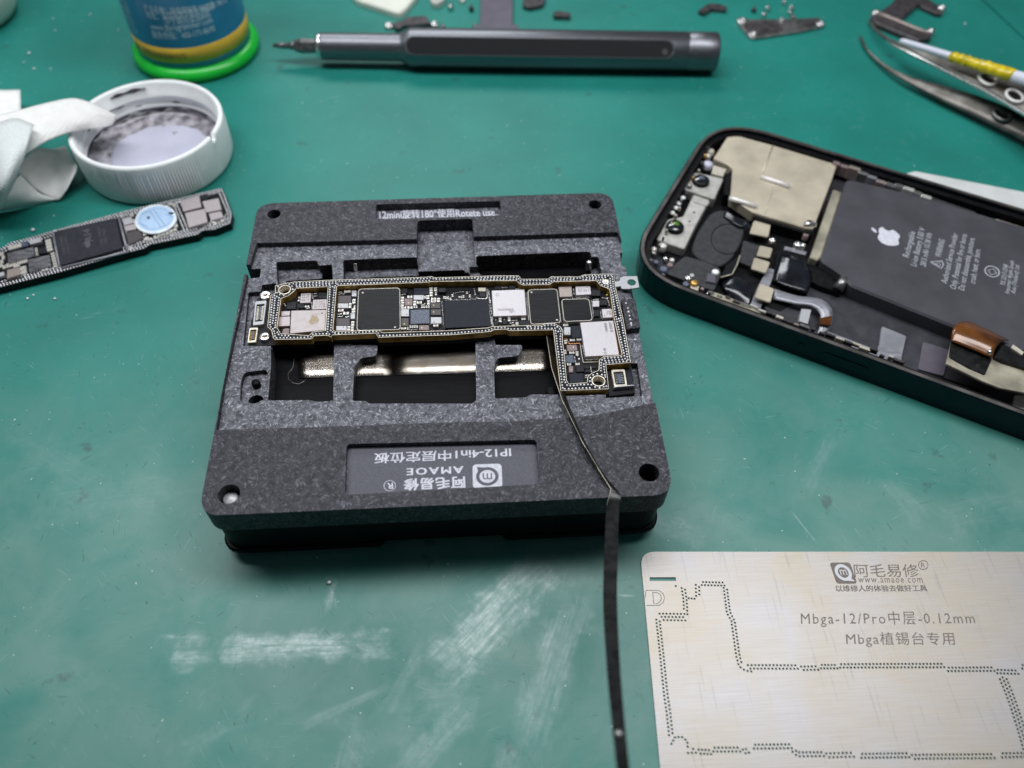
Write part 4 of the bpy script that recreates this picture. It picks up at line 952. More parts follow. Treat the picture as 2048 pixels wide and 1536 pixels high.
for x, y, w in ((1600, 692, .16), (1690, 722, 1.05), (1500, 640, .10)):
    c = at(x, y, .36); n = c[:2] @ pn_; u = c[:2] @ pu
    mb = MB(); A = rnd([(u - w / 2, .27), (u + w / 2, .27), (u + w / 2, .46), (u - w / 2, .46)], .09, 5)
    vs = [phs(a, N0 + .02) + (z,) for a, z in A] + [phs(a, N0 - .022) + (z,) for a, z in A]; k = len(A)
    mb.add(vs, [list(range(k, 2 * k))] + [[i, (i + 1) % k, k + (i + 1) % k, k + i] for i in range(k)])
    if w != .10: part('side_button', mb, M['ph_frame'], fr)
PP = lambda name, px, z0, z1, m, r=0.0, ch=.01, parent=None, label=None: part(name, MB().prism(rnd(P(px, z1), r, 4) if r else P(px, z1), z0, z1, ch=ch), M[m] if isinstance(m, str) else m, parent or phone, label)
# battery and its writing
ZBT = .58
bat = PP('battery', [(1694, 357), (1846, 392), (1950, 424), (2180, 492), (2150, 745), (2048, 708), (1901, 650), (1700, 570), (1690, 553), (1672, 540), (1640, 519)], .15, ZBT, 'battery', r=.14, ch=.05)
zi = ZBT + .004; mb = Multi()
BL = lambda body, a, b_, w=11: write(mb, body, a, b_, (a[0] - w * .93, a[1] - w * .36), zi)
Zb = lambda x, y: (1700 + .1699 * x, 430 + .1699 * y)
BL('Rechargeable', Zb(690, 505), Zb(770, 205), 13); BL('Li-ion Battery 3.83 V', Zb(780, 610), Zb(885, 165), 13); BL('2815 mAh 10.78 Wh', Zb(890, 612), Zb(968, 225), 12)
BL('WARNING', Zb(1068, 505), Zb(1118, 300), 13); BL('Authorized Service Provider', Zb(1140, 812), Zb(1270, 228), 13); BL('Only. Potential for fire or burns.', Zb(1245, 880), Zb(1378, 228), 13)
BL('Do not disassemble, puncture,', Zb(1345, 892), Zb(1468, 275), 13); BL('crush, heat, or burn.', Zb(1472, 815), Zb(1538, 408), 13)
BL('TIS 2217-2548', Zb(1825, 838), Zb(1860, 592), 10); BL('Importer: Apple South', Zb(1875, 930), Zb(1932, 548), 10); BL('Asia (Thailand) Ltd', Zb(1945, 932), Zb(1995, 600), 10)
part('lettering', mb, M['grey_ink'], bat)
mb = Multi()
rg = lambda pts, r_: mb.tube([tuple(at(*Zb(*p), zi)) for p in pts], r_, 5, closed=True)
rg([(950, 555), (1085, 545), (1100, 590), (1075, 635)], .020)
rg([(1000, 570), (1060, 565), (1070, 600)], .010)
rg([(1672 + 84 * cos(t), 668 + 62 * sin(t) + 14 * cos(t)) for t in np.linspace(0, 2 * pi, 24, endpoint=False)], .018)
rg([(1625, 650), (1690, 635), (1725, 690), (1660, 705)], .012)
part('safety_symbol', mb, M['grey_ink'], bat)
# fruit mark: outline in its own upright frame, then laid on the battery
AP = [(0, .74), (.10, .78), (.24, .80), (.38, .74), (.46, .64), (.36, .54), (.33, .42), (.37, .30), (.48, .22), (.42, .06), (.30, -.10), (.20, -.15), (.10, -.11), (0, -.08), (-.10, -.11), (-.20, -.15), (-.31, -.09), (-.43, .10), (-.50, .34), (-.46, .58), (-.34, .74), (-.20, .79), (-.10, .77)]
LF = [(.00, .84), (.02, .98), (.12, 1.10), (.22, 1.12), (.22, 1.0), (.13, .88)]
def fruit(parent, c0, u_, v_, z, m):
    f = lambda p: (c0[0] + u_[0] * p[0] + v_[0] * (p[1] - .35), c0[1] + u_[1] * p[0] + v_[1] * (p[1] - .35), z)
    mb = MB(); a = rnd(AP, .2, 3); mb.add([f(p) for p in a], [list(range(len(a)))]); l = rnd(LF, .1, 3); mb.add([f(p) for p in l], [list(range(len(l)))])
    part('logo', mb, m, parent)
c0 = at(*Zb(450, 255), zi)[:2]; ua = at(*Zb(475, 145), zi)[:2] - at(*Zb(445, 345), zi)[:2]; va = at(*Zb(320, 215), zi)[:2] - at(*Zb(590, 300), zi)[:2]
fruit(bat, c0, ua, va, zi, M['white_ink'])
# camera bracket, cameras, small fittings in the top bay
ZC = .60
br_ = PP('camera_bracket', [(1458, 269), (1474, 271), (1545, 290), (1674, 329), (1664, 360), (1627, 457), (1612, 456), (1505, 424), (1461, 394), (1465, 337), (1458, 330), (1427, 316)], .30, ZC, 'beige', r=.04, ch=.02)
part('bracket_seam', MB().tube([tuple(at(x, y, ZC + .002)) for x, y in ((1546, 291), (1523, 352))], .02, 6), M['flex_beige'], br_)
part('bracket_seam', MB().tube([tuple(at(x, y, ZC + .001)) for x, y in ((1546, 380), (1530, 428))], .008, 6), M['flex_beige'], br_)
for a in (((1522, 355), (1552, 364), (1578, 374)), ((1458, 397), (1480, 403), (1513, 414))):
    part('weld_tab', MB().tube([tuple(at(x, y, ZC + .02)) for x, y in a], .075, 8), M['weld'], br_)
part('spring_clip', MB().sheet([[tuple(at(1606, 448, .58)), tuple(at(1618, 440, .70)), tuple(at(1634, 446, .58))], [tuple(at(1604, 456, .55)), tuple(at(1616, 449, .68)), tuple(at(1632, 455, .55))]], 2, 10, .02), M['bright'], br_)
PP('side_wall', [(1506, 426), (1626, 459), (1624, 470), (1508, 436)], .16, .5, 'ph_black', parent=br_)
def lens_at(x, y, z, r, parent, green=False):
    c = at(x, y, z); o = part('camera_barrel', MB().lathe([(r, -.2), (r, .02), (r * .93, .05), (r * .72, .06)], tuple(c), 28), M['ph_black'], parent)
    part('camera_lens', MB().lathe([(r * .72, .055), (r * .5, .075), (r * .2, .09), (0, .093)], tuple(c), 28), M['lens'], o)
    part('lens_centre', MB().lathe([(r * .36, .085), (r * .15, .1), (0, .103)], (c[0] + .02, c[1] + .03, c[2]), 20), M['lens_g'] if green else M['chip_blue'], o)
p1_ = PP('camera_mount', [(1390, 344), (1447.5, 357), (1429, 398), (1368, 378)], .2, .50, 'cam_plate', r=.05, ch=.02); lens_at(1402, 362, .55, .235, p1_)
p2_ = PP('camera_mount', [(1387, 389), (1419, 400), (1390, 454), (1369, 498), (1313, 479), (1335, 438), (1366, 433)], .2, .46, 'cam_plate', r=.06, ch=.02); lens_at(1350, 454, .52, .235, p2_, True)
PP('mount_step', [(1388, 391), (1420, 403), (1414, 412), (1385, 402)], .44, .50, 'cam_plate', r=.04, ch=.015, parent=p2_)
for x, y in ((1388, 425), (1379, 443)): part('mount_hole', MB().lathe([(0, .002), (.03, .002), (.03, 0)], tuple(at(x, y, .462)), 10), M['ph_black'], p2_)
for x, y in ((1366, 396), (1358, 407), (1352, 416), (1345, 426)): part('solder_pad', MB().dome(*at(x, y, .48), .07, .05), M['white_pl'], phone)
part('flash_lamp', MB().lathe([(.14, -.1), (.14, .02), (.10, .06), (0, .08)], tuple(at(1416, 329, .5)), 22), M['cap_seal'], phone)
part('gold_contact', MB().lathe([(.1, -.1), (.1, .03), (.05, .05), (0, .05)], tuple(at(1421.5, 303, .5)), 16), M['cap_body'], phone)
part('gold_contact', MB().lathe([(.08, -.1), (.08, .03), (.05, .05), (0, .05)], tuple(at(1416, 312, .5)), 16), M['cam_plate'], phone)
PP('flash_block', [(1427, 330), (1453, 338), (1446, 353), (1423, 347)], .3, .52, 'cap_body', r=.04)
PP('black_block', [(1465, 338), (1463, 392), (1448, 388), (1452, 350)], .2, .57, 'ph_black')
# haptic disc, flexes and pads
cc = at(1454, 470, .42)
disc = part('speaker_disc', MB().prism(rnd(P([(1422, 425), (1446, 418), (1490, 442), (1486, 480), (1462, 520), (1438, 535), (1400, 520), (1382, 500), (1396, 462)], .42), .3, 5), .16, .42, ch=.03), M['ph_coil'], phone)
part('disc_groove', MB().tube([tuple(at(1456 + 34 * cos(t), 478 + 30 * sin(t), .422)) for t in np.linspace(.9, 5.2, 24)], .014, 5), M['ph_black'], disc)
PP('dark_cover', [(1370, 512), (1400, 520), (1440, 536), (1442, 548), (1428, 582), (1330, 546), (1350, 528)], .16, .40, 'ph_coil', r=.08)
part('wall_clip', MB().prism(P([(1415, 545), (1432, 548), (1432, 566), (1412, 562)], .46), .3, .46, ch=.02), M['plum'], phone)
part('white_dot', MB().lathe([(.09, -.04), (.09, .01), (.06, .03), (0, .03)], tuple(at(1431, 544, .44)), 16), M['white_pl'], phone)
PP('green_board', [(1479, 510), (1462, 551), (1441, 556), (1452, 530)], .2, .43, 'pcb')
part('gold_edge', MB().tube([tuple(at(x, y, .44)) for x, y in ((1480, 511), (1474, 530), (1464, 549), (1441, 555))], .022, 6), M['flex_beige'], phone)
for px in ([(1508, 440), (1543, 444), (1537, 474), (1499, 466)], [(1520, 490), (1546, 496), (1540, 516), (1513, 511)], [(1509, 514), (1541, 524), (1532, 546), (1502, 537)], [(1520, 566), (1549, 577), (1541, 605), (1509, 594)]):
    PP('foam_pad', px, .38, .43, 'beige', r=.06, ch=.015)
PP('coin_motor', [(1486, 480), (1522, 492), (1506, 534), (1478, 524)], .16, .33, 'ph_coil', r=.05)
PP('flex_cable', [(1536, 535), (1552, 540), (1536, 580), (1520, 620), (1498, 616), (1512, 580)], .17, .27, 'flex', r=.03)
PP('dark_plate', [(1556, 500), (1612, 515), (1630, 545), (1616, 585), (1600, 580), (1545, 560)], .16, .31, 'ph_black', r=.06)
part('flex_film', MB().sheet([[tuple(at(1562, 508, .34)), tuple(at(1585, 512, .44)), tuple(at(1612, 520, .38))], [tuple(at(1552, 540, .32)), tuple(at(1584, 548, .43)), tuple(at(1624, 556, .36))], [tuple(at(1548, 562, .28)), tuple(at(1580, 576, .36)), tuple(at(1614, 586, .30))]], 10, 10, .012), M['film'], phone)
part('flex_film', MB().sheet([[tuple(at(1448, 556, .30)), tuple(at(1470, 552, .40)), tuple(at(1500, 566, .34))], [tuple(at(1444, 572, .28)), tuple(at(1474, 580, .38)), tuple(at(1504, 596, .30))], [tuple(at(1456, 592, .22)), tuple(at(1478, 602, .28)), tuple(at(1500, 612, .24))]], 10, 10, .012), M['film'], phone)
part('flex_film', MB().sheet([[tuple(at(1497, 440, .46)), tuple(at(1475, 436, .52)), tuple(at(1452, 420, .47))], [tuple(at(1502, 456, .42)), tuple(at(1478, 452, .50)), tuple(at(1446, 432, .45))]], 6, 12, .012), M['film'], phone)
PP('board_piece', [(1530, 612), (1590, 634), (1600, 652), (1540, 634)], .3, .42, 'ph_coil', r=.02)
for i in range(24):
    t = i / 23; x_, y_ = 1405 + 395 * t, 577 + 143 * t + random.uniform(-3, 2)
    c = at(x_, y_, .62); w = random.uniform(.04, .13); h_ = random.uniform(.02, .045)
    pts = [(c[0] + pu[0] * su * w + pn_[0] * sn * h_, c[1] + pu[1] * su * w + pn_[1] * sn * h_) for su, sn in ((-1, -1), (1, -1), (1, 1), (-1, 1))]
    part('edge_clip', MB().prism(rnd(pts, .015, 3), .5, .62 + random.uniform(-.04, .03), ch=.012), random.choice([M['chip_tan'], M['cam_plate'], M['bright'], M['ph_coil'], M['cap_body'], M['smoke']]), phone)
for i in range(16):
    t = i / 15; x_, y_ = 1300 + 118 * t, 520 - 225 * t
    c = at(x_ + random.uniform(-2, 5), y_, .60); w = random.uniform(.03, .07)
    part('edge_fitting', MB().lathe([(w, -.1), (w, 0), (w * .6, .02), (0, .02)], tuple(c), 10), random.choice([M['chip_tan'], M['smoke'], M['ph_coil'], M['gold_wall'], M['dull']]), phone)
PP('steel_strip', [(1570, 492), (1614, 503), (1611, 510), (1568, 499)], .28, .36, 'flex', r=.02)
part('flex_cable', MB().sheet([[tuple(at(1548, 578, .30)), tuple(at(1595, 592, .36)), tuple(at(1640, 598, .42)), tuple(at(1663, 618, .38)), tuple(at(1664, 645, .26)), tuple(at(1656, 664, .18))], [tuple(at(1546, 598, .28)), tuple(at(1590, 608, .34)), tuple(at(1622, 612, .40)), tuple(at(1640, 628, .36)), tuple(at(1640, 650, .26)), tuple(at(1634, 668, .18))]], 3, 30, .02), M['flex'], phone)
PP('kapton_patch', [(1640, 630), (1664, 632), (1662, 650), (1638, 648)], .30, .335, 'kapton')
PP('white_connector', [(1603, 617), (1623, 619), (1616, 648), (1598, 642)], .2, .44, 'chip_light', r=.03)
PP('rubber_strip', [(1667, 378), (1684, 384), (1643, 512), (1636, 520), (1620, 514)], .2, .55, 'flex_beige', r=.04, ch=.03)
cb = MB().tube([tuple(at(1690, 556, .52)), tuple(at(1676, 578, .40))], [.10, .14], 14)
part('coaxial_plug', cb, M['dull'], phone)
PP('black_housing', [(1622, 528), (1662, 542), (1690, 552), (1684, 586), (1640, 572), (1612, 556)], .16, .34, 'ph_black', r=.05)
PP('bay_liner', [(1372, 340), (1430, 290), (1650, 350), (1640, 505), (1612, 585), (1560, 625), (1500, 618), (1345, 556), (1320, 500)], .158, .175, 'ph_black', r=.2, ch=.004)
for i in range(11):
    t = i / 10; c = at(1674 + 180 * t, 324 + 68 * t + random.uniform(-2, 2), .66)
    w = random.uniform(.09, .18); a_ = ph_a
    pts = [(c[0] + pu[0] * su * w + pn_[0] * sn * .06, c[1] + pu[1] * su * w + pn_[1] * sn * .06) for su, sn in ((-1, -1), (1, -1), (1, 1), (-1, 1))]
    part('spring_contact', MB().prism(rnd(pts, .03, 3), .3, .66 + random.uniform(-.04, .03), ch=.03), random.choice([M['chip_tan'], M['cam_plate'], M['bright'], M['flex'], M['chip_mauve']]), phone)
PP('shield_strip', [(1859, 392), (1952, 424), (1950, 436), (1855, 402)], .3, .50, 'ph_coil', r=.03)
PP('antenna_strip', [(1992, 437), (2060, 458), (2058, 466), (1990, 443)], .3, .56, 'cap_body', r=.03, ch=.02)
for x, y, m in ((1331, 517, 'bright'), (1344, 520, 'cam_plate'), (1340, 530, 'chip_mauve'), (1316, 545, 'bright'), (1324, 552, 'chip_light'), (1312, 524, 'chip_blue'), (1328, 538, 'chip_blue'), (1308, 498, 'cam_plate'), (1326, 491, 'cam_plate'), (1376, 556, 'bright'), (1384, 551, 'chip_light'), (1372, 568, 'chip_blue'), (1462, 432, 'chip_mauve'), (1487, 447, 'bright'), (1463, 388, 'bright'), (1545, 480, 'bright'), (1596, 488, 'bright'), (1606, 490, 'bright'), (1418, 588, 'bright'), (1612, 470, 'chip_mauve')):
    c = at(x, y, .46); w = random.uniform(.05, .11)
    part('screw_boss', MB().lathe([(w, -.15), (w, .0), (w * .7, .03), (w * .3, .02), (0, .005)], tuple(c), 12), M[m], phone)
part('gold_screw', MB().lathe([(.1, -.2), (.1, .0), (.08, .03), (0, .03)], tuple(at(1389, 566, .5)), 16), M['gold_wall'], phone)
PP('gold_block', [(1383, 568), (1399, 572), (1396, 582), (1380, 577)], .3, .46, 'cap_body', r=.03)
PP('ledge_strip', [(1424, 582), (1497, 608), (1522, 626), (1519, 634), (1420, 592)], .2, .58, 'flex_beige', r=.02)
PP('trim_strip', [(1655, 662), (1760, 702), (1797, 712), (1806, 726), (1790, 735), (1650, 682)], .158, .20, 'flex', r=.02)
PP('pull_tab', [(1764, 652), (1813, 672), (1801, 726), (1756, 710)], .158, .25, 'pad', r=.05)
PP('tab_fold', [(1757, 690), (1805, 706), (1802, 728), (1754, 714)], .24, .275, 'flex', r=.03)
PP('pull_tab', [(1846, 683), (1900, 700), (1888, 752), (1836, 738)], .158, .20, 'plum', r=.05)
PP('groove_line', [(1838, 738), (1968, 782), (1966, 785), (1837, 741)], .158, .172, 'ph_black', ch=.004)
PP('paper_label', [(2030, 790), (2090, 792), (2090, 850), (2040, 826), (2024, 815)], .158, .22, 'white_lbl', r=.02)
# display cable plug lying over the battery edge
part('ribbon_cable', MB().sheet([[tuple(at(1902, 682, .80)), tuple(at(1905, 660, .88)), tuple(at(1916, 646, .86)), tuple(at(1936, 643, .66))], [tuple(at(1944, 699, .82)), tuple(at(1949, 677, .91)), tuple(at(1962, 664, .88)), tuple(at(1978, 661, .66))], [tuple(at(1985, 716, .82)), tuple(at(1991, 696, .90)), tuple(at(2004, 683, .88)), tuple(at(2018, 681, .66))]], 10, 14, .02), M['kapton'], phone)
PP('ribbon_end', [(1903, 682), (1985, 716), (2004, 722), (2100, 750), (2110, 800), (2048, 785), (2000, 776), (1965, 762), (1892, 727)], .66, .72, 'flex_beige', r=.05, ch=.012)
PP('ribbon_cover', [(1903, 680), (1985, 716), (1970, 750), (1935, 735), (1898, 714)], .72, .745, 'flexblack', r=.05, ch=.01)
PP('ribbon_stem', [(2005, 690), (2048, 700), (2100, 715), (2100, 752), (2004, 722), (1988, 714)], .70, .80, 'flexblack', r=.04)
part('tiny_screw', MB().lathe([(.055, -.05), (.055, .0), (.03, .03), (0, .035)], tuple(at(1980, 703, 1.0)), 12), M['bright'], phone)
part('gold_pin_row', MB().prism(P([(2026, 689), (2048, 704), (2044, 710), (2022, 695)], .84), .80, .84), M['trim'], phone)
# ------------------------------------------------------------------ white card under the far side of the phone
c = at(1900, 370, .03)
single('plastic_card', MB().prism(rnd(P([(1811, 347), (1830, 342), (2160, 405), (2160, 520), (1880, 400)], .06), .08), .004, .06, ch=.01), M['card'], (c[0], c[1], 0), 'pale grey flat card sticking out from under the far side of the phone', 'card')
# ------------------------------------------------------------------ second circuit board on the mat, left
ZK = .22
ap = thing('processor_board', 'narrow circuit board with a big black chip and a round pale blue sticker', 'circuit board', (*at(200, 480, 0)[:2], 0))
ap_px = [(-120, 528), (-40, 508), (0, 497), (12, 490), (16, 486), (60, 474), (105, 461), (250, 421), (420, 381), (439, 376), (446, 378), (452, 392), (465, 428), (462, 447), (430, 460), (405, 462), (396, 470), (330, 484), (300, 490), (288, 498), (252, 507), (120, 545), (0, 575), (-60, 590), (-120, 606)]
ap_poly = P(ap_px, ZK)
part('board_base', MB().prism(ap_poly, .03, ZK, ch=.01), M['ph_black'], ap)
for x, y in ((60, 520), (400, 420), (230, 470), (-60, 550)):
    c = at(x, y, .03); part('underside_part', MB().box(c[0] - .35, c[0] + .35, c[1] - .22, c[1] + .22, 0, .035), M['chip_dark'], ap)
zone = P([(-130, 545), (0, 512), (18, 500), (70, 484), (108, 472), (355, 407), (436, 387), (452, 425), (444, 438), (396, 452), (280, 482), (250, 490), (120, 530), (0, 562), (-130, 592)], ZK)
apb = ball_rows(ap_poly, [zone], .074, .04, .10, .052, z=ZK)
div = [tuple(at(x, y, ZK)[:2]) for a in (((352, 405), (375, 458)), ((360, 403), (383, 456)), ((347, 408), (368, 460)), ((110, 463), (122, 533)), ((236, 433), (256, 500)), ((243, 431), (262, 498))) for t in np.linspace(0, 1, 17) for x, y in [(a[0][0] + (a[1][0] - a[0][0]) * t, a[0][1] + (a[1][1] - a[0][1]) * t)]]
sb = MB()
for x, y in apb + div: sb.dome(x, y, ZK - .002, .025, .024, 0, 7, 2)
part('solder_bumps', sb, M['solder'], ap, kind='stuff')
AK = lambda px, m, h=.07, n='chip', r=0: part(n, MB().prism(rnd(P(px, ZK + h), r, 3) if r else P(px, ZK + h), ZK - .002, ZK + h, ch=.008), M[m], ap)
bigc = AK([(108, 463), (232, 435), (245, 496), (121, 531)], 'apchip', .09, 'processor_chip', .03)
for a, b_ in (((122, 536), (258, 503)), ((106, 467), (119, 533)), ((237, 434), (254, 500))):
    part('edge_ridge', MB().tube([tuple(at(*a, ZK + .03)), tuple(at(*b_, ZK + .03))], .03, 6), M['flex'], ap)
mb = Multi()
write(mb, 'A14', (185.5, 482), (179.4, 457.4), (170.5, 484.5), ZK + .093, bold=.02)
for x0, y0, x1, y1 in ((132, 508, 124, 472), (140, 506, 132, 470), (207, 492, 199, 452), (215, 488, 209, 455)):
    write(mb, '1Y82 TMKK', (x0, y0), (x1, y1), (x0 - 5, y0 + 1.2), ZK + .093)
part('lettering', mb, M['faint_ink'], bigc)
ca = at(178, 494, ZK + .093)[:2]; u_ = at(174, 481, ZK + .093)[:2] - at(178, 501, ZK + .093)[:2]; v_ = at(165, 498, ZK + .093)[:2] - at(186, 493, ZK + .093)[:2]
fruit(bigc, at(178, 493, ZK)[:2], u_ * .75, v_ * -.55 * -1, ZK + .094, M['faint_ink'])
AK([(14, 506), (66, 494), (70, 511.5), (16.5, 527)], 'polish', .08, 'metal_lid', .02); AK([(56, 519), (99, 509), (101.6, 532), (58.4, 544)], 'polish', .08, 'metal_lid', .02); AK([(14, 539), (39, 534), (42, 548), (13, 557)], 'chip_tan', .08, 'metal_lid', .02)
AK([(56, 481), (81, 474), (82.5, 483), (60, 488.5)], 'chip_light', .08); AK([(42, 484), (53, 481), (57, 491), (43, 494)], 'chip_blue', .06); AK([(76, 497), (92, 494), (93, 506), (78, 507)], 'chip_dark', .06); AK([(-6, 546), (8, 543), (8, 551), (-6, 554)], 'chip_light', .08)
for px in ([(361, 401), (398, 391.5), (403, 414), (366, 423)], [(370, 426), (410, 417), (415, 444), (377, 455)], [(404, 402.5), (437, 396), (443, 419), (412.5, 425)], [(417, 427), (442, 422), (447, 434), (422, 441)]): AK(px, 'chip_pink', .09, 'metal_lid', .03)
AK([(398, 391), (416, 387), (420, 396), (402, 400)], 'chip_dark', .06); AK([(252, 465), (280, 459), (286, 476), (256, 490)], 'chip_brown', .06)
AK([(245, 437), (262, 432), (266, 446), (248, 450)], 'chip_light', .07); AK([(248, 452), (270, 447), (273, 458), (252, 462)], 'chip_pink', .06)
def acap(x, y, w, h, vert, rot=radians(17)): cap(x, y, w, h, vert, ap, ZK, rot=rot)
for x, y in ((96, 481), (97, 487), (98, 493), (99.5, 499)): acap(x, y, 10, 5.5, False)
for k in range(6): acap(20 + 6 * k, 495.5 - 1.6 * k, 6, 7.5, True)
for k in range(3): acap(15 + 6.5 * k, 531 - 1.6 * k, 6, 8, True)
for k in range(5): acap(35 + 4.3 * k, 525.5 - 1.1 * k, 4, 7, True)
for x, y in ((43, 537), (49, 535.5), (44, 545), (50, 543), (8, 534), (3, 508), (6, 515), (3, 523), (2, 531), (30, 531.5), (36, 530), (93, 536.5), (86, 538.5)): acap(x, y, 6, 7, True)
for k in range(6): acap(105 + 1.2 * k, 507 + 5 * k, 7, 4, False)
for k in range(4): acap(72 + .6 * k, 497 + 4 * k, 4, 3.4, False)
for x, y in ((266, 441), (270, 444), (262, 453), (289, 468), (294, 476), (300, 478), (310, 474), (318, 470), (326, 468), (334, 465), (342, 462), (350, 459), (345, 452), (352, 451), (288, 461), (291, 478), (264, 430), (276, 431), (424, 443), (430, 447), (444, 441), (340, 408), (348, 411)): acap(x, y, 6, 5.5, random.random() < .5)
zk = ZK + .10
se = [tuple(at(311 + 42 * cos(t) * (1 + .02 * sin(5 * t)), 438 + 29 * sin(t) - 4 * cos(t), zk)[:2]) for t in np.linspace(0, 2 * pi, 40, endpoint=False)]
stk = part('round_sticker', MB().prism(se, zk - .035, zk, ch=.01), M['sticker_w'], ap)
part('sticker_face', MB().prism([tuple(at(311 + 37 * cos(t), 437.5 + 24.5 * sin(t) - 3.5 * cos(t), zk)[:2]) for t in np.linspace(0, 2 * pi, 40, endpoint=False)], zk - .002, zk + .004), M['sticker'], stk)
ln = Multi()
for a in (((300, 422), (322, 455)), ((307, 419), (330, 451)), ((278, 446), (296, 453)), ((330, 428), (346, 434)), ((284, 428), (300, 422))): ln.tube([tuple(at(*a[0], zk + .005)), tuple(at(*a[1], zk + .005))], .008, 4)
ln.tube([tuple(at(311 + 31 * cos(t), 437.5 + 20 * sin(t) - 3 * cos(t), zk + .005)) for t in np.linspace(0, 2 * pi, 30, endpoint=False)], .006, 4, closed=True)
part('sticker_print', ln, M['sticker_ink'], stk)
for x, y, w in ((297, 436, 4), (342, 427, 7)): part('sticker_tear', MB().prism(P([(x - w, y - 1), (x, y - 3), (x + w, y - 1), (x, y + 3)], zk), zk + .003, zk + .007), M['chip_dark'], stk)
# ------------------------------------------------------------------ upturned bottle cap with flux residue
cl, crr_ = at(127, 266, 1.25), at(441, 258, 1.25)
ccx = ((cl + crr_) / 2); ctop, cbot = at(272, 158, 1.25), at(285, 338, 1.25)
cc = (ccx[0], (ctop[1] + cbot[1]) / 2, 0); RC = 2.08
capo = thing('bottle_cap', 'upturned white ribbed plastic cap with grey paste smeared inside', 'bottle cap', cc)
rib = lambda r, z, a: r - (.022 if (.12 < z < .95 and r > RC - .08 and int(a / (2 * pi) * 320) % 2) else 0) - (.02 * (1 - z / 1.25) if r > RC - .2 else 0) + (.0)
prof = [(0, 0), (RC - .14, 0), (RC - .05, .03), (RC - .02, .10), (RC, .14), (RC, .5), (RC, .93), (RC - .02, .97), (RC - .015, 1.18), (RC - .05, 1.25), (RC - .13, 1.25), (RC - .17, 1.2), (RC - .19, .9), (RC - .25, .86), (RC - .25, .80), (RC - .19, .74), (RC - .19, .60), (RC - .26, .56), (RC - .26, .50), (RC - .20, .44), (RC - .20, .18), (RC - .3, .14), (0, .14)]
mb = MB().lathe(prof, cc, 640, rfun=rib)
na = math.atan2(at(403, 268, 1.2)[1] - cc[1], at(403, 268, 1.2)[0] - cc[0])
mb.v = [(x, y, z - (.17 if z > 1.1 and abs((math.atan2(y - cc[1], x - cc[0]) - na + pi) % (2 * pi) - pi) < .045 else 0)) for x, y, z in mb.v]
shell = part('cap_shell', mb, M['white_pl'], capo)
part('liner_disc', MB().lathe([(0, .19), (RC - .70, .19), (RC - .58, .17), (RC - .56, .14)], (cc[0] + .12, cc[1] - .05, 0), 64, rfun=lambda r, z, a: r * (1 + .03 * sin(3 * a) + .02 * sin(7 * a + 1)) if r > .1 else r), M['cap_seal'], capo)
part('paste_ring', MB().lathe([(RC - .80, .15), (RC - .66, .20), (RC - .52, .235), (RC - .34, .25), (RC - .22, .30), (RC - .195, .40)], cc, 96, rfun=lambda r, z, a: r + .035 * sin(5 * a) * sin(11 * a + 2)), M['paste'], capo)
def smear(a0, a1, z0, z1, name='grime_smear', m='dirt', amp=.06, rr_=.195):
    n = 40; vs = []
    for k in range(n + 1):
        t = k / n; a = a0 + (a1 - a0) * t; e = sin(pi * t) ** .5
        zc = (z0 + z1) / 2 + amp * sin(9 * a + z0 * 5); hh = (z1 - z0) / 2 * e * (.7 + .3 * sin(23 * a))
        r = RC - rr_ - .012
        vs += [(cc[0] + r * cos(a), cc[1] + r * sin(a), zc - hh), (cc[0] + (r - .035) * cos(a), cc[1] + (r - .035) * sin(a), zc), (cc[0] + r * cos(a), cc[1] + r * sin(a), zc + hh)]
    fs = [[3 * k + i, 3 * k + i + 1, 3 * k + i + 4, 3 * k + i + 3] for k in range(n) for i in (0, 1)]
    part(name, MB().add(vs, fs, 0, True), M[m], capo)
smear(.55, 2.75, .34, .60, amp=.05); smear(.2, 1.9, .42, .56, amp=.03, m='paste'); smear(1.8, 2.35, 1.02, 1.17, amp=.01, rr_=.175); smear(2.6, 3.9, .25, .60, amp=.04); smear(2.2, 3.0, .72, .86, amp=.02, rr_=.22)
for x, y in ((318, 230), (328, 250), (350, 266), (384, 246), (197, 300)):
    c = at(x, y, .19); part('grime_spot', MB().lathe([(0, .006), (.05, .005), (.08, 0)], (c[0], c[1], .192), 12, rfun=lambda r, z, a: r * (1 + .4 * sin(3 * a))), M['paste'], capo)
# ------------------------------------------------------------------ folded cotton strip lying over the cap
T3 = lambda x, y, z: tuple(at(x, y, z))
Zc = lambda x, y, z: tuple(at(.2344 * x, 150 + .2344 * y, z))
cloth = thing('cotton_strip', 'crumpled white cotton strip with one end dipping into the white cap', 'cloth strip', Zc(100, 900, 0))
part('fold', MB().sheet([[Zc(-250, 395, 1.5), Zc(0, 340, 1.6), Zc(170, 300, 1.62), Zc(400, 240, 1.6), Zc(590, 203, 1.58), Zc(700, 214, 1.5), Zc(830, 262, 1.36), Zc(1000, 350, 1.1)], [Zc(-250, 520, 1.75), Zc(0, 460, 1.66), Zc(190, 420, 1.68), Zc(420, 340, 1.67), Zc(600, 300, 1.64), Zc(740, 300, 1.55), Zc(850, 320, 1.42), Zc(995, 360, 1.1)], [Zc(-250, 650, 1.62), Zc(0, 590, 1.58), Zc(200, 560, 1.62), Zc(400, 470, 1.60), Zc(560, 420, 1.56), Zc(720, 400, 1.47), Zc(850, 385, 1.34), Zc(975, 400, 1.08)], [Zc(-250, 760, 1.2), Zc(20, 720, 1.35), Zc(200, 680, 1.42), Zc(370, 580, 1.46), Zc(520, 515, 1.44), Zc(700, 470, 1.32), Zc(860, 455, 1.2), Zc(955, 428, 1.06)]], 14, 36, .03), M['cloth'], cloth)
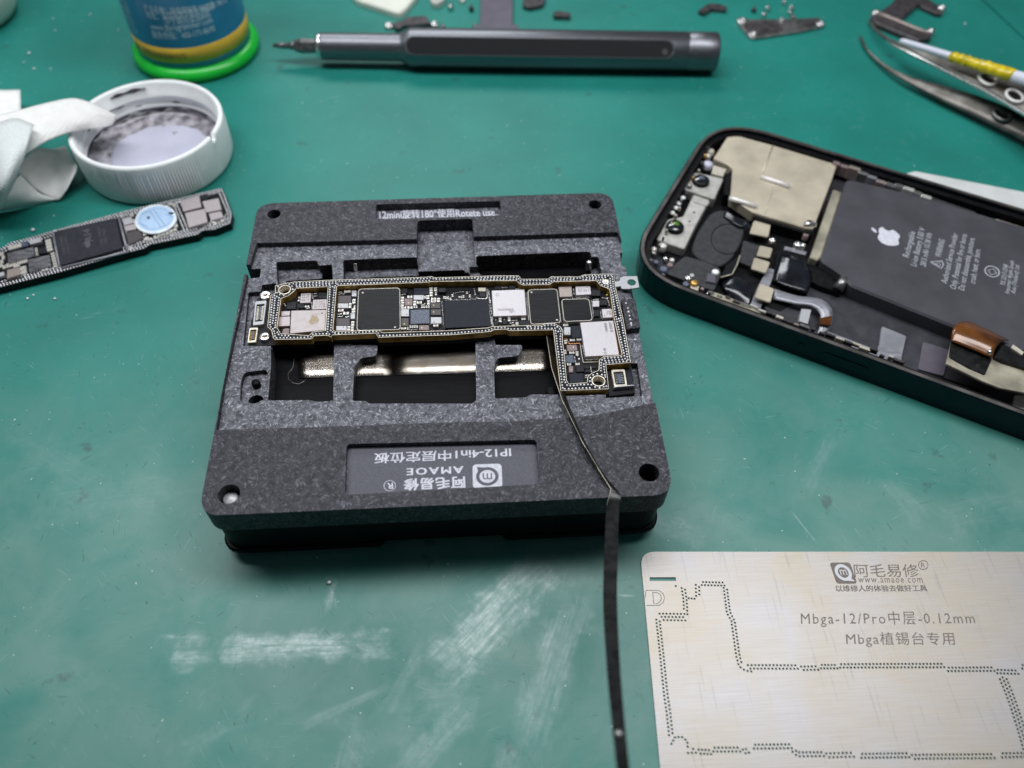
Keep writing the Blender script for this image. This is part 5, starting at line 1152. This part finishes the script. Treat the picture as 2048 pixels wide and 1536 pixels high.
part('fold', MB().sheet([[Zc(-220, 470, 1.8), Zc(-90, 700, 1.9), Zc(-110, 960, 1.5), Zc(-150, 1120, .8)], [Zc(-40, 420, 1.95), Zc(20, 680, 2.08), Zc(-20, 950, 1.7), Zc(-60, 1120, .9)], [Zc(130, 372, 1.97), Zc(130, 640, 2.10), Zc(60, 930, 1.75), Zc(10, 1110, 1.0)], [Zc(288, 425, 1.86), Zc(235, 600, 1.98), Zc(170, 800, 1.75), Zc(90, 985, 1.35), ][:4]], 14, 14, .03), M['cloth2'], cloth)
part('fold', MB().sheet([[Zc(150, 790, .95), Zc(230, 690, 1.0), Zc(330, 620, .85), Zc(440, 632, .7), Zc(560, 605, .6)], [Zc(180, 860, .5), Zc(260, 800, .42), Zc(380, 760, .36), Zc(480, 760, .34), Zc(620, 720, .5)], [Zc(230, 900, .22), Zc(320, 890, .15), Zc(430, 890, .14), Zc(530, 880, .18), Zc(655, 800, .52)], [Zc(290, 960, .10), Zc(360, 1010, .08), Zc(430, 1050, .07), Zc(500, 1062, .09), Zc(560, 985, .3)]], 14, 16, .03), M['cloth'], cloth)
part('fold', MB().sheet([[Zc(-260, 1000, 1.0), Zc(-60, 960, 1.15), Zc(100, 920, 1.05), Zc(170, 855, .95)], [Zc(-260, 1090, .85), Zc(-40, 1060, .95), Zc(130, 1010, .85), Zc(250, 930, .6)], [Zc(-260, 1150, .45), Zc(-20, 1125, .5), Zc(180, 1085, .42), Zc(340, 1010, .3)], [Zc(-260, 1190, .05), Zc(0, 1160, .05), Zc(220, 1118, .06), Zc(480, 1062, .07)]], 14, 16, .03), M['cloth'], cloth)
part('fold', MB().sheet([[Zc(-260, 135, .5), Zc(0, 132, .55), Zc(173, 130, .5)], [Zc(-260, 300, .8), Zc(0, 290, .85), Zc(178, 285, .7)], [Zc(-260, 420, 1.2), Zc(0, 410, 1.2), Zc(175, 380, 1.05)]], 8, 8, .03), M['cloth'], cloth)
for k in range(26):
    t = k / 25; x_, y_ = 288 - 110 * t - 30 * t * t, 422 + 390 * t
    z_ = 1.88 + .12 * sin(pi * t) - .1 * t; a = Zc(x_, y_, z_); e = Zc(x_ + random.uniform(6, 26), y_ + random.uniform(-14, 16), z_ - random.uniform(.0, .06))
    part('loose_thread', MB().tube([a, tuple((np.array(a) + np.array(e)) / 2 + np.array([0, 0, .02])), e], .007, 4), M['cloth'], cloth)
# ------------------------------------------------------------------ blue labelled bottle with a green foot
bl_ = at(262, 100, .18); brr = at(521, 86, .18)
RG = 2.02; bc = (float((bl_[0] + brr[0]) / 2), float(at(392, 166, .05)[1] + RG - .05), 0)
RB = 1.80
bot = thing('labelled_bottle', 'blue labelled bottle with a yellow band standing on a bright green foot ring', 'bottle', bc)
part('foot_ring', MB().lathe([(0, 0), (RG - .2, 0), (RG - .04, .06), (RG, .18), (RG - .03, .30), (RG - .12, .38), (RB + .01, .42), (RB - .1, .42)], bc, 80), M['green_pl'], bot)
def cyl(px, py, r=RB):
    d = ray(px, py); o_ = _O; dx, dy = o_[0] - bc[0], o_[1] - bc[1]
    a = d[0] ** 2 + d[1] ** 2; b_ = 2 * (dx * d[0] + dy * d[1]); c_ = dx * dx + dy * dy - r * r; D = b_ * b_ - 4 * a * c_
    t = (-b_ - math.sqrt(max(D, 0))) / (2 * a); p = o_ + t * d
    return math.atan2(p[1] - bc[1], p[0] - bc[0]), p[2]
zy0, zy1 = cyl(385, 126)[1], cyl(385, 95)[1]
part('bottle_body', MB().lathe([(0, .40), (RB, .40), (RB, zy0)], bc, 80).lathe([(RB, zy1), (RB, 6.6), (RB - .15, 6.9), (1.2, 7.2), (1.2, 7.4)], bc, 80), M['blue_label'], bot)
part('yellow_band', MB().lathe([(RB, zy0), (RB + .004, zy0 + .002), (RB + .004, zy1 - .002), (RB, zy1)], bc, 80), M['label_yel'], bot)
part('screw_top', MB().lathe([(1.3, 7.4), (1.3, 8.4), (1.2, 8.5), (0, 8.5)], bc, 48), M['green_pl'], bot)
def wrap(mb, body, a, b_, hgt, bold=0.0):
    (a0, z0), (a1, z1) = cyl(*a), cyl(*b_)
    if isinstance(mb, Multi): mb = mb.new()
    v, f, (y0, y1), w = text2d(body, 0); R = RB + .008
    sc = hgt / y1
    mb.add([(bc[0] + R * cos(a0 + (a1 - a0) * x), bc[1] + R * sin(a0 + (a1 - a0) * x), z0 + (z1 - z0) * x + y * sc) for x, y in v], f)
Zt = lambda x, y: (230 + .1465 * x, .1465 * y)
mb = Multi()
wrap(mb, '地址：深圳市龙华区大浪街道', Zt(440, 240), Zt(1360, 110), .23, .01); wrap(mb, '华宁路创业园A栋', Zt(685, 325), Zt(1310, 225), .23, .01)
wrap(mb, 'www.jfprogrammer.com', Zt(495, 395), Zt(1335, 300), .19, .01); wrap(mb, '服务热线：400-171-8690', Zt(520, 505), Zt(1370, 415), .22, .012)
wrap(mb, '产品名称：环保焊锡膏 SOLDER PASTE', Zt(410, 135), Zt(1530, 25), .20, .01)
part('lettering', mb, M['label_ink'], bot)
mb = MB(); wrap(mb, '注意：使用前请搅拌均匀', Zt(290, 620), Zt(985, 800), .2)
part('band_lettering', mb, M['olive_ink'], bot)
mb = Multi()
for k, (a, b_) in enumerate(((Zt(98, 105), Zt(212, 160)), (Zt(125, 195), Zt(250, 280)), (Zt(175, 305), Zt(295, 405)))): wrap(mb, ('焊锡膏', '净含量', '50g')[k], a, b_, .40, .03)
part('side_lettering', mb, M['lblue'], bot)
# ------------------------------------------------------------------ cream tub at the corner
tc_ = at(-66, 34, 0); RT = float(np.linalg.norm(at(46, 14, .8)[:2] - at(-66, 14, .8)[:2]))
single('cream_tub', MB().lathe([(0, 0), (RT * .72, 0), (RT * .86, .08), (RT * .96, .35), (RT, .9), (RT, 2.4), (RT * .97, 2.5), (RT * .9, 2.5), (0, 2.45)], (tc_[0], tc_[1], 0), 64), M['cream'], (tc_[0], tc_[1], 0), 'cream plastic tub cut off by the far left corner of the photo', 'tub')
# ------------------------------------------------------------------ screwdriver
zd = .60
d0, d1 = at(545, 91, zd), at(1433, 104, zd)
def axl(mb, p0, p1, prof, seg=40, m=0, hexa=False):
    p0 = np.array(p0); p1 = np.array(p1); t = p1 - p0; L_ = np.linalg.norm(t); t /= L_
    up = np.array([0, 0, 1.0]); s = np.cross(t, up); s /= np.linalg.norm(s); n = len(prof); vs = []
    for k in range(seg):
        w = 2 * pi * k / seg
        for a, r in prof: vs.append(p0 + t * a + r * (s * cos(w) + up * sin(w)))
    fs = [[k * n + i, ((k + 1) % seg) * n + i, ((k + 1) % seg) * n + i + 1, k * n + i + 1] for k in range(seg) for i in range(n - 1)]
    return mb.add(vs, fs, m, not hexa)
LD = np.linalg.norm(d1 - d0); dt = (d1 - d0) / LD
sx = lambda px: float((at(px, 97, zd) - d0) @ dt)
drv = thing('screwdriver', 'dark grey metal precision screwdriver lying across the far side of the mat', 'screwdriver', tuple(np.append(((d0 + d1) / 2)[:2], 0)))
x1, x2, x3 = sx(640), sx(800), sx(818)
part('handle', axl(MB(), d0, d1, [(x1, 0), (x1, .36), (x1 + .03, .40), (x1 + .1, .41), (x2, .42), (x2 + .1, .46), (x3, .575), (x3 + .1, .60), (sx(1368), .60), (sx(1369), .585), (sx(1374), .585), (sx(1375), .60), (LD - .06, .60), (LD - .01, .56), (LD, .5), (LD, 0)], 64), M['gunmetal'], drv)
part('chrome_collar', axl(MB(), d0, d1, [(x1 - .12, 0), (x1 - .12, .30), (x1 - .08, .385), (x1 + .03, .405), (x1 + .05, .38)], 40), M['bright'], drv)
bit = part('screwdriver_bit', axl(MB(), d0, d1, [(x1, .2), (sx(602), .23), (sx(588), .17), (sx(585), .10)], 6, hexa=True), M['bit_steel'], drv)
part('bit_tip', axl(MB(), d0, d1, [(sx(588), .12), (sx(580), .13), (sx(578), .10), (sx(562), .10), (0.02, .055), (0, 0)], 20), M['bit_steel'], bit)
ed = np.array([0, -cos(radians(36)), sin(radians(36))]); wd = np.cross(ed, dt); wd /= np.linalg.norm(wd); ed = np.cross(dt, wd)
def inlay(xa, xb, hw, r0, r1):
    o2 = [(xa + hw - hw * cos(t), hw * sin(t)) for t in np.linspace(-pi / 2, pi / 2, 12)][::1]
    pts = [(xa + hw - hw * sin(t), -hw * cos(t)) for t in np.linspace(0, pi, 12)] + [(xb - hw + hw * sin(t), hw * cos(t)) for t in np.linspace(0, pi, 12)]
    n = len(pts); vs = [d0 + dt * a + wd * b_ + ed * r0 for a, b_ in pts] + [d0 + dt * a + wd * b_ + ed * r1 for a, b_ in pts]
    return MB().add(vs, [list(range(n, 2 * n))] + [[i, (i + 1) % n, n + (i + 1) % n, n + i] for i in range(n)])
part('grip_inlay', inlay(sx(817), sx(1337), .25, .5, .603), M['grip'], drv)
part('inlay_frame', inlay(sx(813), sx(1341), .275, .48, .599), M['gunmetal'], drv)
part('inlay_screw', MB().add([tuple(d0 + dt * (sx(1322) + .1 * cos(t)) + ed * .61 + wd * (-.08 + .1 * sin(t))) for t in np.linspace(0, 2 * pi, 14, endpoint=False)], [list(range(14))]), M['smoke'], drv)
# ------------------------------------------------------------------ curved tweezers at the right
tw = thing('tweezers', 'worn steel tweezers with curved tips and round holes, lying at the right edge', 'tweezers', tuple(at(2000, 200, 0)))
def blade(rows_up, rows_dn, zf, th=.09):
    n = len(rows_up)
    A = [tuple(at(x, y, z)) for x, y, z in rows_up]; B = [tuple(at(x, y, z)) for x, y, z in rows_dn]
    return MB().sheet([A, B], 3, 40, th)
b1u = [(1739, 40, .12), (1752, 58, .25), (1780, 78, .45), (1815, 90, .65), (1880, 108, .85), (1960, 128, 1.05), (2048, 152, 1.2), (2200, 195, 1.4)]
b1d = [(1741, 44, .12), (1756, 66, .22), (1786, 90, .38), (1830, 112, .55), (1890, 142, .72), (1970, 182, .86), (2048, 228, 1.0), (2200, 318, 1.2)]
b2u = [(1720, 72, .05), (1733, 95, .12), (1765, 124, .2), (1810, 150, .3), (1880, 172, .4), (1960, 195, .5), (2048, 232, .6), (2200, 320, .75)]
b2d = [(1722, 78, .05), (1737, 106, .10), (1771, 138, .14), (1812, 165, .18), (1880, 200, .2), (1960, 238, .22), (2048, 282, .24), (2200, 362, .3)]
part('blade', blade(b2u, b2d, 0), M['tw'], tw); up_ = part('blade', blade(b1u, b1d, 0), M['tw'], tw)
part('blade_edge', MB().tube([tuple(at(x, y, z + .03)) for x, y, z in b1d[1:]], [.03, .045, .055, .06, .06, .06, .06], 8), M['bright'], up_)
for x, y, z, zz in ((1975, 158, .98, 0), (2029, 192, 1.06, 0), (2004, 229, .42, 1)):
    c = at(x, y, z + .05)
    part('round_hole', MB().tube([tuple(at(x + 17 * cos(t), y + 11 * sin(t) + 5 * cos(t), z + .07 - .02 * sin(t))) for t in np.linspace(0, 2 * pi, 24, endpoint=False)], .05, 6, closed=True), M['weld'] if not zz else M['dull'], tw) if x != 1945 else None
    part('hole_shade', MB().add([tuple(at(x + 15 * cos(t), y + 10 * sin(t) + 5 * cos(t), z + .055)) for t in np.linspace(0, 2 * pi, 20, endpoint=False)], [list(range(20))]), M['ph_black'], tw)
# pale rod with yellow tape lying on the tweezers
rod = thing('taped_rod', 'pale rod wrapped in glossy yellow tape, lying on top of the tweezers', 'rod', tuple(at(1980, 130, 0)))
r0, r1 = at(1799, 81, .95), at(2080, 168, 1.6)
rt = r1 - r0; rL = np.linalg.norm(rt)
rx = lambda px: float((px - 1802) / (2080 - 1802)) * rL
part('rod_shaft', axl(MB(), r0, r1, [(0, 0), (.03, .07), (.12, .095), (rx(1905), .115), (rx(2030), .13), (rx(2032), .17), (rL * 1.6, .18)], 24), M['rod'], rod)
part('tape_wrap', axl(MB(), r0, r1, [(rx(1908), .11), (rx(1910), .145), (rx(1970), .155), (rx(1972), .175), (rx(2026), .19), (rx(2030), .18), (rx(2031), .12)], 28), M['yel_tape'], rod)
for k_ in range(9):
    a_ = rx(1913 + 12.5 * k_); part('tape_crease', axl(MB(), r0, r1, [(a_, .14), (a_ + .05, .165 + .02 * (k_ > 4) + .012 * (k_ % 3)), (a_ + .13, .155 + .02 * (k_ > 4))], 18), M['yel_tape'], rod)
# ------------------------------------------------------------------ loose bits along the far edge
def flat(name, px, z0, z1, m, label, cat, group=None, r=0.0, ch=.01):
    p = P(px, z1); p = rnd(p, r, 4) if r else p; c = np.mean(np.array(p), 0)
    return single(name, MB().prism(p, z0, z1, ch=ch), M[m], (float(c[0]), float(c[1]), 0), label, cat, group)
flat('silver_cover', [(690, -30), (710, -2), (797, 26), (810, 18), (835, -12), (835, -40)], .0, .22, 'cream', 'beige white metal cover with a rounded tip behind the screwdriver', 'cover', r=.25, ch=.05)
pb_ = thing('flex_strip', 'flat purple grey strip pointing away behind the middle of the screwdriver', 'flex strip', tuple(at(990, 30, 0)))
part('strip_body', MB().prism(P([(962, -40), (1026, -40), (1025, 52), (960, 52)], .16), .02, .16, ch=.02), M['plum'], pb_); part('strip_foot', MB().prism(rnd(P([(948, 50), (1035, 48), (1040, 66), (942, 68)], .2), .05), 0, .2, ch=.02), M['plum'], pb_)
def bracket(name, label, body, m, ends, mz=.16, cat='bracket'):
    c = np.mean(np.array(P(body, mz)), 0); t = thing(name, label, cat, (float(c[0]), float(c[1]), 0))
    part('bracket_plate', MB().prism(rnd(P(body, mz), .05), .03, mz, ch=.015), M[m], t)
    for x, y, r in ends:
        c = at(x, y, .1); part('screw_lug', MB().lathe([(.05, .0), (.05, .14), (r, .14), (r, .0)], (c[0], c[1], 0), 16), M['bright'], t)
bracket('small_bracket', 'small dark grey bracket with a bright screw lug, behind the screwdriver collar', [(787, 44), (806, 40), (812, 33), (852, 31), (862, 46), (806, 50), (800, 56), (790, 56)], 'smoke', [(778, 51, .16), (869, 48, .13)])
bracket('coated_plate', 'clear edged grey plate with dark coating, beyond the screwdriver end cap', [(1475, 44), (1494, 38), (1560, 38), (1641, 35), (1648, 52), (1600, 62), (1506, 76), (1498, 72)], 'dull', [(1484, 42, .17), (1506, 69, .15), (1641, 48, .14)], .10)
o_ = [o for o in C.objects if o.name == 'coated_plate'][0]
part('dark_coating', MB().prism(rnd(P([(1487, 52), (1500, 44), (1552, 40), (1568, 60), (1510, 70)], .11), .05), .10, .112), M['smoke'], o_); part('dark_coating', MB().prism(rnd(P([(1608, 38), (1634, 36), (1642, 48), (1620, 54), (1606, 48)], .11), .05), .10, .112), M['smoke'], o_)
lb = thing('angled_bracket', 'black L-shaped bracket with rough silver edges above the tweezer tips', 'bracket', tuple(at(1800, 40, 0)))
part('bracket_arm', MB().prism(rnd(P([(1760, 22), (1782, 8), (1800, -14), (1838, -20), (1848, -2), (1834, 12), (1806, 36), (1770, 34)], .14), .05), .03, .14, ch=.02), M['smoke'], lb)
part('bracket_arm', MB().prism(rnd(P([(1742, 32), (1752, 24), (1862, 66), (1864, 75), (1852, 76), (1838, 81), (1750, 44)], .20), .05), .02, .2, ch=.03), M['smoke'], lb)
part('bracket_arm', MB().prism(rnd(P([(1838, -2), (1846, -10), (1882, 14), (1886, 27), (1874, 26), (1842, 12)], .16), .05), .03, .16, ch=.02), M['smoke'], lb)
part('bracket_edge', MB().tube([tuple(at(x, y, .22)) for x, y in ((1755, 27), (1790, 40), (1830, 57), (1858, 68))], .07, 6), M['chip_tan'], lb)
for x, y, r in ((1748, 34, .13), (1857, 71, .14), (1880, 24, .13)): part('screw_lug', MB().lathe([(.05, 0), (.05, .2), (r, .2), (r, 0)], tuple(at(x, y, 0)), 14), M['bright'], lb)
flat('dark_clip', [(1396, 20), (1412, 10), (1420, 6), (1440, 8), (1455, 13), (1452, 19), (1424, 16), (1408, 26)], .0, .15, 'smoke', 'black bent clip lying beyond the screwdriver end cap', 'clip', r=.06)
flat('dark_clip', [(1106, 24), (1118, 21), (1142, 26), (1140, 32), (1108, 31)], .0, .16, 'smoke', 'tiny black clip beyond the middle of the screwdriver, right of the purple strip', 'clip', r=.05)
flat('dark_clip', [(1046, -6), (1092, -8), (1086, 8), (1060, 14), (1046, 10)], .0, .16, 'smoke', 'dark clip cut by the far edge, beside the purple strip', 'clip', r=.05)
flat('silver_wedge', [(860, -12), (892, -10), (888, 0), (872, 8), (862, 4)], .0, .2, 'cam_plate', 'bright silver wedge at the far edge beside a long screw', 'metal piece', r=.06)
flat('white_chip', [(917, -8), (930, -8), (930, 1), (921, 2)], .0, .12, 'cam_plate', 'small white metal flake cut by the far edge', 'metal piece', r=.04)
def screw(px, py, m, hr, ln, ang, label, group):
    c = at(px, py, .08); t = thing('tiny_screw', label, 'screw', (float(c[0]), float(c[1]), 0), group)
    a = np.array([cos(ang), sin(ang), 0]); p = np.array([c[0], c[1], hr])
    part('screw_head', axl(MB(), p, p + a * ln, [(0, 0), (0, hr * .8), (.02, hr), (.09, hr), (.10, hr * .5)], 14), M[m], t)
    part('screw_thread', axl(MB(), p, p + a * ln, [(.09, hr * .55), (.12, hr * .6), (ln - .03, hr * .55), (ln, hr * .3), (ln, 0)], 12), M[m], t)
G1, G2 = 'loose screws behind the screwdriver', 'loose screws by the coated plate'
screw(901, 18, 'bright', .10, .36, 1.5, 'bright long screw behind the screwdriver near the silver wedge', G1)
screw(943, 20, 'smoke', .09, .30, 1.6, 'dark screw behind the screwdriver, left of the purple strip', G1)
screw(887, 57, 'dull', .09, .30, 1.8, 'grey screw just behind the screwdriver body, right of the small bracket', G1)
screw(949, 52, 'dull', .07, .2, 1.2, 'small dull screw touching the foot of the purple strip', G1)
for x, y, m, l in ((1507, 22, 'smoke', 'dark screw behind the left end of the coated plate'), (1535, 19, 'bright', 'bright screw second from the left behind the coated plate'), (1527, 32, 'bright', 'bright screw close to the middle of the coated plate, below another'), (1567.5, 8, 'bright', 'bright screw nearest the far edge behind the coated plate'), (1582, 18, 'bright', 'bright screw with another right beneath it, behind the coated plate'), (1579, 27, 'bright', 'bright screw right in front of a twin, behind the coated plate'), (1563, 43, 'bright', 'bright screw touching the back of the coated plate'), (1585.5, 37, 'dull', 'dull grey screw touching the back of the coated plate')):
    screw(x, y, m, .085, .26, 1.2, l, G2)
# crumbs of solder on the mat
crumb = None
for i, (x, y, s) in enumerate(((65, 460, .06), (55, 597, .035), (67, 590, .03), (110, 597, .035), (48, 124, .03), (58, 106, .05), (68, 137, .04), (101, 138, .03), (110, 60, .03), (106, 37, .03), (180, 30, .035), (237, 61, .03), (1930, 47, .04), (658, 1165, .05))):
    if crumb is None:
        mb = MB()
        bm = bmesh.new(); bmesh.ops.create_icosphere(bm, subdivisions=2, radius=1)
        for v in bm.verts: v.co *= random.uniform(.75, 1.15)
        mb.add([tuple(v.co) for v in bm.verts], [[v.index for v in f.verts] for f in bm.faces], 0, True); bm.free()
        crumb = make_mesh(mb, 'solder_crumb', M['solder'])
    o = bpy.data.objects.new('solder_crumb', crumb); C.objects.link(o); c = at(x, y, s * .7); o.location = tuple(c); o.scale = (s, s * .8, s * .7); o.rotation_euler = (0, 0, i)
    tag(o, 'tiny shiny solder crumb loose on the green mat', 'solder crumb', 'solder crumbs scattered on the mat')
